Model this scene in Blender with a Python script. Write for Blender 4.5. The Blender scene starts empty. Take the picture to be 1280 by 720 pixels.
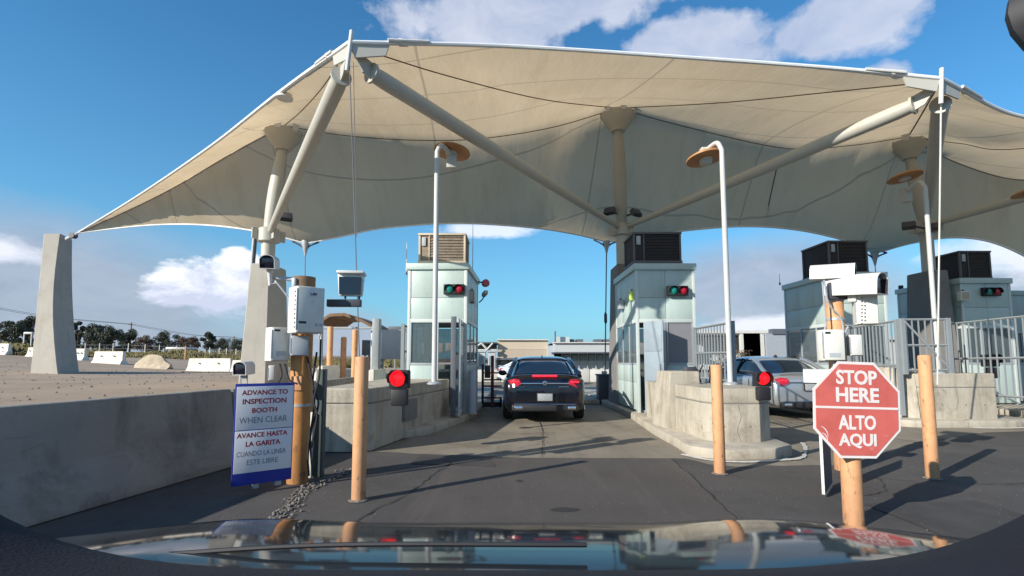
import bpy, bmesh, math, random
import numpy as np
from mathutils import Vector, Matrix, geometry
from mathutils.noise import noise as pnoise
random.seed(7)
R = math.radians
SC = bpy.context.scene
COL = SC.collection

# ---------------------------------------------------------------- camera
CAMZ, PITCH, F = 1.35, R(5.0), 640.0
SHIFT = (0.1422 - math.tan(PITCH)) / 2
cd = bpy.data.cameras.new("camera"); cam = bpy.data.objects.new("camera", cd); COL.objects.link(cam)
cd.sensor_width = 36; cd.lens = 18; cd.shift_y = SHIFT
cd.clip_start = 0.05; cd.clip_end = 3000
cam.location = (0, 0, CAMZ); cam.rotation_euler = (math.pi/2 + PITCH, 0, 0)
SC.camera = cam

# ---------------------------------------------------------------- light
SUN_EL, SUN_AZ = R(24), R(232)          # azimuth from +Y towards +X
w = bpy.data.worlds.new("World"); SC.world = w; w.use_nodes = True
sund = bpy.data.lights.new("sun", 'SUN'); sun = bpy.data.objects.new("sun", sund); COL.objects.link(sun)
sund.energy = 4.6; sund.angle = R(0.5); sund.color = (1.0, 0.93, 0.82)
sv = Vector((math.sin(SUN_AZ)*math.cos(SUN_EL), math.cos(SUN_AZ)*math.cos(SUN_EL), math.sin(SUN_EL)))
sun.rotation_euler = sv.to_track_quat('Z', 'Y').to_euler(); sun.location = (-20, -20, 30)
SC.view_settings.view_transform = 'Standard'; SC.view_settings.look = 'None'
SC.view_settings.exposure = 0.5; SC.view_settings.gamma = 1.0; SC.view_settings.use_curve_mapping = False
try:
    SC.cycles.use_denoising = True; SC.cycles.max_bounces = 6; SC.cycles.transparent_max_bounces = 12
except Exception: pass

def build_world():
    nt = w.node_tree; N = nt.nodes; L = nt.links; N.clear()
    out = N.new('ShaderNodeOutputWorld'); bg = N.new('ShaderNodeBackground'); L.new(bg.outputs[0], out.inputs[0])
    bg.inputs[1].default_value = 0.112
    sky = N.new('ShaderNodeTexSky'); sky.sky_type = 'NISHITA'; sky.sun_disc = False
    sky.sun_elevation = SUN_EL; sky.sun_rotation = SUN_AZ; sky.air_density = 1.0; sky.dust_density = 0.3; sky.ozone_density = 2.5
    hs = N.new('ShaderNodeHueSaturation'); hs.inputs['Saturation'].default_value = 1.22; hs.inputs['Value'].default_value = 1.0
    L.new(sky.outputs[0], hs.inputs['Color'])
    tc = N.new('ShaderNodeTexCoord'); sp = N.new('ShaderNodeSeparateXYZ'); L.new(tc.outputs['Generated'], sp.inputs[0])
    def M(op, a, b=None, c=None, clamp=False):
        n = N.new('ShaderNodeMath'); n.operation = op; n.use_clamp = clamp
        for i, v in enumerate((a, b, c)):
            if v is None: continue
            if isinstance(v, (int, float)): n.inputs[i].default_value = v
            else: L.new(v, n.inputs[i])
        return n.outputs[0]
    X, Y, Z = sp.outputs
    az = M('ARCTAN2', X, Y)                       # 0 ahead, + right
    hyp = M('SQRT', M('ADD', M('MULTIPLY', X, X), M('MULTIPLY', Y, Y)))
    el = M('ARCTAN2', Z, hyp)
    cmb = N.new('ShaderNodeCombineXYZ'); L.new(M('MULTIPLY', az, 3.0), cmb.inputs[0]); L.new(M('MULTIPLY', el, 6.0), cmb.inputs[1])
    def noise(scale, detail, rough, off=0, dist=0.0):
        n = N.new('ShaderNodeTexNoise'); n.inputs['Scale'].default_value = scale; n.inputs['Detail'].default_value = detail
        n.inputs['Roughness'].default_value = rough; n.inputs['Distortion'].default_value = dist
        mp = N.new('ShaderNodeMapping'); mp.inputs['Location'].default_value = (off, off*0.7, off*0.3)
        L.new(cmb.outputs[0], mp.inputs[0]); L.new(mp.outputs[0], n.inputs['Vector']); return n.outputs[0]
    n1 = noise(2.2, 9, 0.62, 3.1, 0.3); n2 = noise(0.9, 4, 0.5, 9.7)
    def blob(a0, e0, ra, re):                      # degrees
        da = M('DIVIDE', M('SUBTRACT', az, R(a0)), R(ra)); de = M('DIVIDE', M('SUBTRACT', el, R(e0)), R(re))
        d2 = M('ADD', M('MULTIPLY', da, da), M('MULTIPLY', de, de))
        return M('SUBTRACT', 1.0, M('SQRT', d2))
    def cloudmask(blobs, nz, amp, soft):
        m = None
        for b in blobs:
            v = blob(*b); m = v if m is None else M('MAXIMUM', m, v)
        v = M('ADD', m, M('MULTIPLY', M('SUBTRACT', nz, 0.5), amp))
        return M('MULTIPLY', v, 1.0/soft, clamp=True)
    n3 = noise(4.5, 10, 0.6, 21.0, 0.2)
    white = cloudmask([(-29.6, 7.2, 5.6, 3.0), (-32.5, 6.4, 4.0, 1.6), (-28.6, 9.3, 2.6, 2.0)], n3, 1.3, 0.25)
    cm2 = N.new('ShaderNodeCombineXYZ'); L.new(M('MULTIPLY', az, 5.0), cm2.inputs[0]); L.new(M('MULTIPLY', el, 6.5), cm2.inputs[1])
    nz_ = N.new('ShaderNodeTexNoise'); nz_.inputs['Scale'].default_value = 1.7; nz_.inputs['Detail'].default_value = 11; nz_.inputs['Roughness'].default_value = 0.56; L.new(cm2.outputs[0], nz_.inputs['Vector'])
    n5 = nz_.outputs[0]
    high = cloudmask([(-3, 35.0, 12, 4.6), (7, 36.5, 12, 3.6), (20.5, 31.0, 9.0, 3.6), (36, 30.5, 9, 3.2), (35.8, 24.3, 3.6, 1.5), (62, 30, 14, 5), (-120, 28, 40, 8), (150, 30, 50, 10)], n5, 2.2, 0.34)
    low = cloudmask([(-45, 4.0, 34, 9.0), (-20, 2, 10, 6), (27, 6.5, 15, 6.5), (14, 0, 20, 2.2), (52, 6.0, 16, 7.0), (110, 5, 50, 9), (-110, 5, 50, 9), (180, 5, 60, 8)], n2, 0.9, 0.55)
    wr = cloudmask([(48, 8.5, 9, 3.6), (-49, 8.6, 6, 1.7), (-3, 14.5, 6, 1.0), (28, 3.5, 9, 1.2)], n3, 1.5, 0.5)
    def mix(fac, a, b):
        m = N.new('ShaderNodeMix'); m.data_type = 'RGBA'
        if isinstance(fac, float): m.inputs[0].default_value = fac
        else: L.new(fac, m.inputs[0])
        for v, i in ((a, 6), (b, 7)):
            if isinstance(v, tuple): m.inputs[i].default_value = v
            else: L.new(v, m.inputs[i])
        return m.outputs[2]
    k = 10.0
    shade = M('MULTIPLY', M('SUBTRACT', n1, 0.3), 2.0, clamp=True)
    lowcol = mix(shade, (0.225*k, 0.26*k, 0.335*k, 1), (0.36*k, 0.38*k, 0.45*k, 1))
    highcol = mix(shade, (0.31*k, 0.36*k, 0.48*k, 1), (0.55*k, 0.56*k, 0.62*k, 1))
    whcol = mix(M('MULTIPLY', M('ADD', M('SUBTRACT', el, R(6.0)), M('MULTIPLY', M('SUBTRACT', n3, .5), 0.25)), 12.0, clamp=True), (0.42*k, 0.46*k, 0.58*k, 1), (0.82*k, 0.83*k, 0.86*k, 1))
    tint = N.new('ShaderNodeMix'); tint.data_type = 'RGBA'; tint.blend_type = 'MULTIPLY'; tint.inputs[0].default_value = 1.0
    L.new(hs.outputs[0], tint.inputs[6]); tint.inputs[7].default_value = (0.56, 1.0, 1.12, 1)
    hz = M('POWER', 2.718, M('MULTIPLY', M('MAXIMUM', el, 0.0), -4.0))
    c0 = mix(M('MULTIPLY', hz, 0.92), tint.outputs[2], (0.155*k, 0.345*k, 0.48*k, 1))
    c = mix(M('MULTIPLY', low, 0.85), c0, lowcol)
    c = mix(M('MULTIPLY', high, 0.82), c, highcol)
    c = mix(M('MULTIPLY', wr, 0.75), c, (0.66*k, 0.68*k, 0.76*k, 1))
    c = mix(M('MULTIPLY', white, 0.95), c, whcol)
    L.new(c, bg.inputs[0])
build_world()

# ---------------------------------------------------------------- pixel <-> place helpers
def ray(px, py):
    xc = (px - 640) / F; yc = (360 - py) / F + 2 * SHIFT
    c, s = math.cos(PITCH), math.sin(PITCH)
    return Vector((xc, c - yc * s, s + yc * c))
def W(px, py, Y):
    d = ray(px, py); t = Y / d.y
    return Vector((d.x * t, Y, CAMZ + d.z * t))
def G(px, py, z=0.0):
    d = ray(px, py); t = (z - CAMZ) / d.z
    return Vector((d.x * t, d.y * t, z))

# ---------------------------------------------------------------- materials
def mat(name, col, rough=0.8, metal=0.0, var=0.12, scale=6.0, bump=0.0, bscale=40.0, dark=None, coat=0.0, emit=None, estr=0.0, spots=0.0, spot_scale=3.0, trans=0.0, alpha=1.0):
    m = bpy.data.materials.new(name); m.use_nodes = True; nt = m.node_tree; N = nt.nodes; L = nt.links
    b = N['Principled BSDF']; b.inputs['Roughness'].default_value = rough; b.inputs['Metallic'].default_value = metal
    tc = N.new('ShaderNodeTexCoord')
    n = N.new('ShaderNodeTexNoise'); n.inputs['Scale'].default_value = scale; n.inputs['Detail'].default_value = 6; n.inputs['Roughness'].default_value = 0.6
    L.new(tc.outputs['Object'], n.inputs['Vector'])
    rp = N.new('ShaderNodeValToRGB'); rp.color_ramp.elements[0].position = 0.3; rp.color_ramp.elements[1].position = 0.72
    a = tuple(max(0, c * (1 - var)) for c in col) if dark is None else dark
    rp.color_ramp.elements[0].color = (*a, 1); rp.color_ramp.elements[1].color = (*[min(1, c * (1 + var)) for c in col], 1)
    L.new(n.outputs[0], rp.inputs[0]); src = rp.outputs[0]
    if spots:
        n2 = N.new('ShaderNodeTexNoise'); n2.inputs['Scale'].default_value = spot_scale; n2.inputs['Detail'].default_value = 8; n2.inputs['Roughness'].default_value = 0.75
        L.new(tc.outputs['Object'], n2.inputs['Vector'])
        r2 = N.new('ShaderNodeValToRGB'); r2.color_ramp.elements[0].position = 0.52; r2.color_ramp.elements[1].position = 0.68
        r2.color_ramp.elements[0].color = (1, 1, 1, 1); k = 1 - spots; r2.color_ramp.elements[1].color = (k, k*0.95, k*0.88, 1)
        L.new(n2.outputs[0], r2.inputs[0])
        mx = N.new('ShaderNodeMix'); mx.data_type = 'RGBA'; mx.blend_type = 'MULTIPLY'; mx.inputs[0].default_value = 1.0
        L.new(src, mx.inputs[6]); L.new(r2.outputs[0], mx.inputs[7]); src = mx.outputs[2]
    L.new(src, b.inputs['Base Color'])
    if bump:
        n3 = N.new('ShaderNodeTexNoise'); n3.inputs['Scale'].default_value = bscale; n3.inputs['Detail'].default_value = 5
        L.new(tc.outputs['Object'], n3.inputs['Vector'])
        bp = N.new('ShaderNodeBump'); bp.inputs['Strength'].default_value = bump; bp.inputs['Distance'].default_value = 0.02
        L.new(n3.outputs[0], bp.inputs['Height']); L.new(bp.outputs[0], b.inputs['Normal'])
    if coat: b.inputs['Coat Weight'].default_value = coat; b.inputs['Coat Roughness'].default_value = 0.03
    if emit: b.inputs['Emission Color'].default_value = (*emit, 1); b.inputs['Emission Strength'].default_value = estr
    if trans:
        tr = N.new('ShaderNodeBsdfTranslucent'); ms = N.new('ShaderNodeMixShader'); ms.inputs[0].default_value = trans
        L.new(src, tr.inputs[0]); L.new(b.outputs[0], ms.inputs[1]); L.new(tr.outputs[0], ms.inputs[2]); L.new(ms.outputs[0], N['Material Output'].inputs[0])
    if alpha < 1:
        tp = N.new('ShaderNodeBsdfTransparent'); ms = N.new('ShaderNodeMixShader'); ms.inputs[0].default_value = alpha
        L.new(tp.outputs[0], ms.inputs[1]); L.new(b.outputs[0], ms.inputs[2]); L.new(ms.outputs[0], N['Material Output'].inputs[0])
    return m
M_ = {}
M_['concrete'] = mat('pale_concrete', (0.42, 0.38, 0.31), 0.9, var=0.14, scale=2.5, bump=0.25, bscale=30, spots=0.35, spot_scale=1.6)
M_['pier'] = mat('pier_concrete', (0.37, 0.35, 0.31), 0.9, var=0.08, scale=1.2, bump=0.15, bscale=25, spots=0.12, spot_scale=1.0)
M_['pierdark'] = mat('shaded_pier_and_joint_concrete', (0.20, 0.19, 0.18), 0.9, var=0.1, scale=1.2, bump=0.15, bscale=25, spots=0.12, spot_scale=1.0)  # pier concrete with canopy shade put into the colour; also dark joints, cracks
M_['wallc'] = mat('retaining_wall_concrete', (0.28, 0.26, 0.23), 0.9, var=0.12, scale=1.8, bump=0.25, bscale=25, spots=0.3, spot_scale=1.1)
M_['apron'] = mat('apron_concrete', (0.225, 0.195, 0.15), 0.92, var=0.16, scale=0.9, bump=0.15, bscale=60, spots=0.4, spot_scale=0.8)
M_['asphalt'] = mat('old_asphalt', (0.074, 0.068, 0.064), 0.9, var=0.25, scale=0.7, bump=0.5, bscale=120, spots=0.25, spot_scale=2.0)
M_['asphalt2'] = mat('lane_asphalt', (0.080, 0.069, 0.061), 0.88, var=0.16, scale=0.5, bump=0.3, bscale=160, spots=0.15, spot_scale=0.9)
M_['rubble'] = mat('broken_asphalt', (0.17, 0.15, 0.13), 0.95, var=0.5, scale=20, bump=0.5, bscale=60)
M_['crack'] = mat('crack_filler', (0.03, 0.028, 0.027), 0.9, var=0.3, scale=20)
M_['gripaint'] = mat('caulk', (0.55, 0.53, 0.48), 0.9, var=0.2, scale=10)
M_['dirt'] = mat('dirt', (0.34, 0.255, 0.18), 0.95, var=0.2, scale=0.35, bump=0.5, bscale=12, spots=0.2, spot_scale=1.2)
M_['orange'] = mat('orange_post_paint', (0.62, 0.32, 0.155), 0.65, var=0.09, scale=4, spots=0.15, spot_scale=9, bump=0.04, bscale=60)
M_['orange2'] = mat('deep_orange_paint', (0.50, 0.23, 0.07), 0.6, var=0.12, scale=4, spots=0.25, spot_scale=7)
M_['white'] = mat('white_paint', (0.62, 0.62, 0.60), 0.45, var=0.04, scale=5, spots=0.06, spot_scale=6)
M_['offwhite'] = mat('offwhite_enclosure', (0.70, 0.69, 0.63), 0.5, var=0.05, scale=5, spots=0.1, spot_scale=8)
M_['pole'] = mat('pole_paint', (0.52, 0.53, 0.52), 0.45, var=0.05, scale=5, spots=0.08)
M_['mast'] = mat('mast_paint', (0.46, 0.45, 0.40), 0.5, var=0.05, scale=3, spots=0.1)
M_['booth'] = mat('booth_panel', (0.43, 0.525, 0.50), 0.4, var=0.04, scale=1.5, spots=0.05, spot_scale=2)
M_['boothtrim'] = mat('booth_trim', (0.50, 0.55, 0.54), 0.4, var=0.04)
M_['frame'] = mat('window_frame_grey', (0.33, 0.36, 0.39), 0.4, var=0.06)
M_['doorblue'] = mat('grey_blue_door', (0.27, 0.33, 0.38), 0.45, var=0.06)
M_['glass'] = mat('booth_glass', (0.10, 0.13, 0.14), 0.04, var=0.05, coat=0.6, alpha=0.55)
M_['dglass'] = mat('dark_glass', (0.012, 0.014, 0.018), 0.06, var=0.05, coat=0.6)
M_['shade'] = mat('grey_blind', (0.20, 0.20, 0.22), 0.8, var=0.05)
M_['black'] = mat('black_plastic', (0.014, 0.014, 0.018), 0.6, var=0.2)
M_['blackg'] = mat('black_lens', (0.01, 0.01, 0.02), 0.12, var=0.1, coat=0.5)
M_['darkmetal'] = mat('dark_metal', (0.06, 0.06, 0.075), 0.5, var=0.15)
M_['steel'] = mat('galvanised_steel', (0.42, 0.45, 0.48), 0.45, metal=0.3, var=0.12, scale=10)
M_['fence'] = mat('fence_paint', (0.24, 0.265, 0.28), 0.5, var=0.05)
M_['cable'] = mat('steel_cable', (0.12, 0.12, 0.13), 0.5, metal=0.2, var=0.1)
M_['wcable'] = mat('white_cable', (0.7, 0.68, 0.62), 0.5, var=0.05)
M_['seam'] = mat('canopy_seam', (0.17, 0.125, 0.08), 0.9, var=0.1)
M_['edge'] = mat('canopy_edge_cable', (0.75, 0.77, 0.78), 0.4, var=0.05)
M_['lampdisc'] = mat('bronze_disc', (0.42, 0.20, 0.075), 0.55, var=0.15, scale=3)
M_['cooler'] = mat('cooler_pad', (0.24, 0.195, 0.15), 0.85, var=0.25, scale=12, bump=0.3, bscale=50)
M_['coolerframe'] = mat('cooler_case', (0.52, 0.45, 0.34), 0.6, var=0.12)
M_['shaded_cooler'] = mat('shaded_cooler_pad', (0.035, 0.028, 0.028), 0.8, var=0.2, scale=12, bump=0.3)  # cooler pad darkened, shade under the canopy painted into its colour
M_['shaded_coolerframe'] = mat('shaded_cooler_case', (0.11, 0.105, 0.11), 0.6, var=0.1)  # cooler case in a darker copy, same shade painted in
M_['green'] = mat('green_signal_lens', (0.01, 0.22, 0.17), 0.25, var=0.1, coat=0.5)
M_['red'] = mat('red_signal_lens', (0.42, 0.01, 0.03), 0.25, var=0.1, coat=0.5)
M_['redlit'] = mat('lit_red_lens', (0.6, 0.01, 0.01), 0.25, emit=(1, 0.01, 0.02), estr=0.9)
M_['brakelit'] = mat('lit_brake_lamp', (0.6, 0.01, 0.02), 0.2, emit=(1, 0.02, 0.05), estr=0.9, coat=0.5)
M_['tail'] = mat('tail_lamp_red', (0.35, 0.006, 0.012), 0.12, coat=0.7)
M_['lime'] = mat('lime_sign', (0.55, 0.75, 0.15), 0.6, var=0.05)
M_['bluesign'] = mat('blue_sign', (0.018, 0.035, 0.30), 0.5, var=0.1)
M_['signwhite'] = mat('sign_white', (0.72, 0.72, 0.74), 0.5, var=0.03, spots=0.1)
M_['redtext'] = mat('red_print', (0.42, 0.02, 0.05), 0.6, var=0.08)
M_['greytext'] = mat('grey_print', (0.18, 0.19, 0.24), 0.6, var=0.08)
M_['stopred'] = mat('faded_stop_red', (0.66, 0.14, 0.115), 0.55, var=0.12, scale=3, spots=0.12, spot_scale=5)
M_['stopwhite'] = mat('stop_white', (0.86, 0.80, 0.77), 0.5, var=0.03, spots=0.06)
M_['navy'] = mat('navy_car_paint', (0.006, 0.0065, 0.013), 0.22, metal=0.3, var=0.05, coat=1.0)
M_['silver'] = mat('silver_car_paint', (0.42, 0.44, 0.46), 0.30, metal=0.6, var=0.03, coat=1.0)
M_['whitecar'] = mat('white_car_paint', (0.75, 0.76, 0.77), 0.3, var=0.03, coat=0.8)
M_['ownhood'] = mat('own_car_paint', (0.025, 0.03, 0.034), 0.07, metal=0.0, var=0.3, scale=3)
M_['ownhood'].node_tree.nodes['Principled BSDF'].inputs['IOR'].default_value = 1.24
M_['dash'] = mat('dashboard_vinyl', (0.006, 0.006, 0.011), 0.8, var=0.3, scale=10, bump=0.15, bscale=200)
M_['tyre'] = mat('tyre_rubber', (0.015, 0.015, 0.016), 0.85, var=0.2)
M_['rim'] = mat('wheel_rim', (0.35, 0.36, 0.38), 0.3, metal=0.8, var=0.05)
M_['chrome'] = mat('chrome', (0.75, 0.76, 0.8), 0.15, metal=1.0, var=0.02)
M_['plate'] = mat('plate', (0.30, 0.32, 0.33), 0.5, var=0.3, scale=60)
M_['krail'] = mat('k_rail_concrete', (0.80, 0.75, 0.66), 0.9, var=0.08, scale=2, spots=0.2, spot_scale=2)
M_['oldkrail'] = mat('worn_k_rail_concrete', (0.50, 0.42, 0.31), 0.92, var=0.2, scale=3, bump=0.5, bscale=10)
M_['scrub'] = mat('dry_scrub', (0.15, 0.13, 0.055), 0.9, var=0.45, scale=0.6)
M_['leaf'] = mat('dark_tree_leaves', (0.070, 0.080, 0.052), 0.8, var=0.4, scale=2.0)
M_['leaf2'] = mat('brown_tree_leaves', (0.12, 0.085, 0.06), 0.8, var=0.4, scale=2.0)
M_['bark'] = mat('bark', (0.10, 0.075, 0.05), 0.9, var=0.2)
M_['tan'] = mat('tan_wall', (0.50, 0.42, 0.32), 0.9, var=0.04, scale=0.5)
M_['tan2'] = mat('darker_tan_wall', (0.42, 0.35, 0.27), 0.9, var=0.04, scale=0.5)
M_['bgrey'] = mat('pale_grey_wall', (0.45, 0.47, 0.47), 0.85, var=0.05, scale=0.5)
M_['bwall'] = mat('white_wall', (0.55, 0.54, 0.50), 0.85, var=0.08, scale=0.5)
M_['bdark'] = mat('dark_grey_metal', (0.10, 0.11, 0.13), 0.6, var=0.1)  # plain dark grey for metal parts and far roof edges
M_['bglass'] = mat('far_window_glass', (0.20, 0.26, 0.27), 0.25, var=0.15, scale=0.4)
M_['wood'] = mat('shelter_roof_timber', (0.19, 0.12, 0.07), 0.8, var=0.3, scale=5)
M_['redbrown'] = mat('rust_red_paint', (0.16, 0.03, 0.028), 0.6, var=0.15)
M_['teal'] = mat('dark_teal_tube', (0.06, 0.085, 0.085), 0.5, var=0.1)
M_['lightgrey'] = mat('light_grey_panel', (0.40, 0.43, 0.47), 0.6, var=0.05)
M_['paper'] = mat('paper_white', (0.72, 0.72, 0.72), 0.7, var=0.05)
M_['interior'] = mat('booth_interior', (0.30, 0.31, 0.32), 0.8, var=0.05)
M_['shirt'] = mat('red_equipment', (0.35, 0.03, 0.05), 0.8)

def canopy_mat():
    m = bpy.data.materials.new('tent_membrane'); m.use_nodes = True; nt = m.node_tree; N = nt.nodes; L = nt.links
    b = N['Principled BSDF']; b.inputs['Roughness'].default_value = 0.7
    tc = N.new('ShaderNodeTexCoord'); sp = N.new('ShaderNodeSeparateXYZ'); L.new(tc.outputs['Object'], sp.inputs[0])
    def seam(kx, ky, off, wdt):
        a = N.new('ShaderNodeMath'); a.operation = 'MULTIPLY_ADD'; a.inputs[1].default_value = ky; a.inputs[2].default_value = off; L.new(sp.outputs[1], a.inputs[0])
        c = N.new('ShaderNodeMath'); c.operation = 'MULTIPLY_ADD'; c.inputs[1].default_value = kx; L.new(sp.outputs[0], c.inputs[0]); L.new(a.outputs[0], c.inputs[2])
        f = N.new('ShaderNodeMath'); f.operation = 'FRACT'; L.new(c.outputs[0], f.inputs[0])
        l = N.new('ShaderNodeMath'); l.operation = 'LESS_THAN'; l.inputs[1].default_value = wdt; L.new(f.outputs[0], l.inputs[0]); return l.outputs[0]
    s1 = seam(0.035, 0.55, 0, .022); s2 = seam(0.0, 0.55, .37, .0); s3 = seam(.22, .02, .1, .010)
    mxs = N.new('ShaderNodeMath'); mxs.operation = 'MAXIMUM'; L.new(s1, mxs.inputs[0]); L.new(s3, mxs.inputs[1])
    n = N.new('ShaderNodeTexNoise'); n.inputs['Scale'].default_value = 0.5; n.inputs['Detail'].default_value = 7; L.new(tc.outputs['Object'], n.inputs['Vector'])
    rp = N.new('ShaderNodeValToRGB'); rp.color_ramp.elements[0].position = 0.25; rp.color_ramp.elements[1].position = 0.8
    rp.color_ramp.elements[0].color = (0.49, 0.395, 0.265, 1); rp.color_ramp.elements[1].color = (0.57, 0.47, 0.33, 1); L.new(n.outputs[0], rp.inputs[0])
    mp = N.new('ShaderNodeMapping'); mp.inputs['Scale'].default_value = (1.6, .35, .35); L.new(tc.outputs['Object'], mp.inputs[0])
    n2 = N.new('ShaderNodeTexNoise'); n2.inputs['Scale'].default_value = 1.2; n2.inputs['Detail'].default_value = 8; n2.inputs['Roughness'].default_value = .7; L.new(mp.outputs[0], n2.inputs['Vector'])
    r2 = N.new('ShaderNodeValToRGB'); r2.color_ramp.elements[0].position = .50; r2.color_ramp.elements[1].position = .78; r2.color_ramp.elements[0].color = (1, 1, 1, 1); r2.color_ramp.elements[1].color = (.86, .83, .78, 1); L.new(n2.outputs[0], r2.inputs[0])
    m0 = N.new('ShaderNodeMix'); m0.data_type = 'RGBA'; m0.blend_type = 'MULTIPLY'; m0.inputs[0].default_value = 1; L.new(rp.outputs[0], m0.inputs[6]); L.new(r2.outputs[0], m0.inputs[7])
    mx = N.new('ShaderNodeMix'); mx.data_type = 'RGBA'; L.new(mxs.outputs[0], mx.inputs[0]); L.new(m0.outputs[2], mx.inputs[6]); mx.inputs[7].default_value = (0.36, 0.30, 0.215, 1)
    L.new(mx.outputs[2], b.inputs['Base Color'])
    bp = N.new('ShaderNodeBump'); bp.inputs['Strength'].default_value = .35; bp.inputs['Distance'].default_value = .06; L.new(n2.outputs[0], bp.inputs['Height']); L.new(bp.outputs[0], b.inputs['Normal'])
    tr = N.new('ShaderNodeBsdfTranslucent'); gm = N.new('ShaderNodeMix'); gm.data_type = 'RGBA'; gm.blend_type = 'MULTIPLY'; gm.inputs[0].default_value = 1.0; gm.clamp_result = False; L.new(mx.outputs[2], gm.inputs[6]); gm.inputs[7].default_value = (1.45, 1.38, 1.28, 1); L.new(gm.outputs[2], tr.inputs[0]); L.new(bp.outputs[0], tr.inputs['Normal']); ms = N.new('ShaderNodeMixShader'); ms.inputs[0].default_value = 0.46
    L.new(b.outputs[0], ms.inputs[1]); L.new(tr.outputs[0], ms.inputs[2]); L.new(ms.outputs[0], N['Material Output'].inputs[0])
    return m
M_['tent'] = canopy_mat()

def weather(name, sx, lo, hi, col, amt, grime_h=0.0, detail=8):
    """multiply a stretched stain noise into the base colour; grime_h: splash dirt up to that height above the foot"""
    m = M_[name]; nt = m.node_tree; N = nt.nodes; L = nt.links; b = N['Principled BSDF']
    src = b.inputs['Base Color'].links[0].from_socket
    tc = N.new('ShaderNodeTexCoord'); mp = N.new('ShaderNodeMapping'); mp.inputs['Scale'].default_value = sx; L.new(tc.outputs['Object'], mp.inputs[0])
    n = N.new('ShaderNodeTexNoise'); n.inputs['Scale'].default_value = 1.0; n.inputs['Detail'].default_value = detail; n.inputs['Roughness'].default_value = 0.65; n.inputs['Distortion'].default_value = 0.4; L.new(mp.outputs[0], n.inputs['Vector'])
    rp = N.new('ShaderNodeValToRGB'); rp.color_ramp.elements[0].position = lo; rp.color_ramp.elements[1].position = hi
    rp.color_ramp.elements[0].color = (0, 0, 0, 1); rp.color_ramp.elements[1].color = (amt, amt, amt, 1); L.new(n.outputs[0], rp.inputs[0]); fac = rp.outputs[0]
    if grime_h:
        sp = N.new('ShaderNodeSeparateXYZ'); L.new(tc.outputs['Object'], sp.inputs[0])
        mr = N.new('ShaderNodeMapRange'); mr.inputs[1].default_value = 0.0; mr.inputs[2].default_value = grime_h; mr.inputs[3].default_value = 1.0; mr.inputs[4].default_value = 0.0; L.new(sp.outputs[2], mr.inputs[0])
        mu = N.new('ShaderNodeMath'); mu.operation = 'MULTIPLY'; L.new(mr.outputs[0], mu.inputs[0]); L.new(n.outputs[0], mu.inputs[1])
        ad = N.new('ShaderNodeMath'); ad.operation = 'ADD'; ad.use_clamp = True; L.new(mu.outputs[0], ad.inputs[0]); L.new(fac, ad.inputs[1]); fac = ad.outputs[0]
    mx = N.new('ShaderNodeMix'); mx.data_type = 'RGBA'; L.new(fac, mx.inputs[0]); L.new(src, mx.inputs[6]); mx.inputs[7].default_value = (*col, 1)
    L.new(mx.outputs[2], b.inputs['Base Color'])
    return m
for nm in ('lane', ): pass
weather('asphalt2', (2.6, .22, 1), .50, .74, (.115, .10, .088), .75)          # tyre polished tracks
weather('asphalt2', (3.5, 3.0, 1), .66, .72, (.022, .02, .02), .75)            # oil drips
weather('asphalt', (1.1, .8, 1), .50, .70, (.10, .09, .08), .6)
weather('asphalt', (9, 9, 1), .66, .74, (.17, .15, .13), .55)
weather('asphalt', (2.4, 2.0, 1), .66, .72, (.025, .023, .022), .6)
weather('apron', (2.2, .25, 1), .50, .72, (.10, .085, .068), .6)
weather('apron', (5, 5, 1), .64, .74, (.085, .065, .045), .6)
weather('concrete', (7, 7, .7), .50, .78, (.19, .165, .13), .75, 0.0)
weather('concrete', (3, 3, 3), .63, .70, (.12, .10, .085), .5)
weather('wallc', (5, 2.2, .5), .52, .74, (.085, .08, .075), .7)
weather('wallc', (.9, .9, 9), .60, .68, (.10, .09, .08), .35)
weather('pier', (4, 4, .35), .52, .80, (.25, .23, .20), .6)
weather('pier', (.1, .1, 2.2), .66, .70, (.28, .26, .23), .5)
weather('orange', (22, 22, 7), .585, .64, (.24, .13, .075), .7, .45)
weather('orange', (60, 60, 60), .70, .73, (.07, .05, .04), .7)
weather('orange2', (16, 16, 4), .58, .68, (.16, .08, .035), .75, .5)
weather('booth', (8, 8, .5), .55, .85, (.30, .32, .29), .5)
weather('offwhite', (14, 14, 2), .58, .75, (.42, .38, .30), .5)
weather('white', (12, 12, 2), .60, .80, (.50, .48, .42), .4)
weather('pole', (14, 14, 1), .60, .75, (.38, .36, .32), .5)
weather('krail', (3, 3, 1), .55, .75, (.42, .37, .29), .6)
weather('stopred', (9, 9, 9), .62, .70, (.74, .34, .30), .5)

# ---------------------------------------------------------------- mesh helpers
WL = {}   # object name -> world offset of its origin
def thing(name, label, cat, loc=(0, 0, 0), group=None):
    o = bpy.data.objects.new(name, None); COL.objects.link(o); o.empty_display_size = 0.2
    o.location = loc; o['label'] = label; o['category'] = cat
    if group: o['group'] = group
    WL[o.name] = Vector(loc); return o
def part(name, bm, m, parent=None, smooth=30, origin=None, label=None):
    """bm is in world coordinates; the object gets its parent's origin"""
    off = WL[parent.name] if parent is not None else Vector(origin or (0, 0, 0))
    bmesh.ops.translate(bm, verts=bm.verts, vec=-off)
    me = bpy.data.meshes.new(name); bm.to_mesh(me); bm.free()
    mm = m if isinstance(m, list) else [m]
    for x in mm: me.materials.append(M_[x] if isinstance(x, str) else x)
    if smooth:
        me.shade_smooth(); me.set_sharp_from_angle(angle=R(smooth))
    o = bpy.data.objects.new(name, me); COL.objects.link(o)
    if parent is not None: o.parent = parent
    else: o.location = off
    WL[o.name] = off.copy()
    if label: o['label'] = label
    return o
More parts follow.
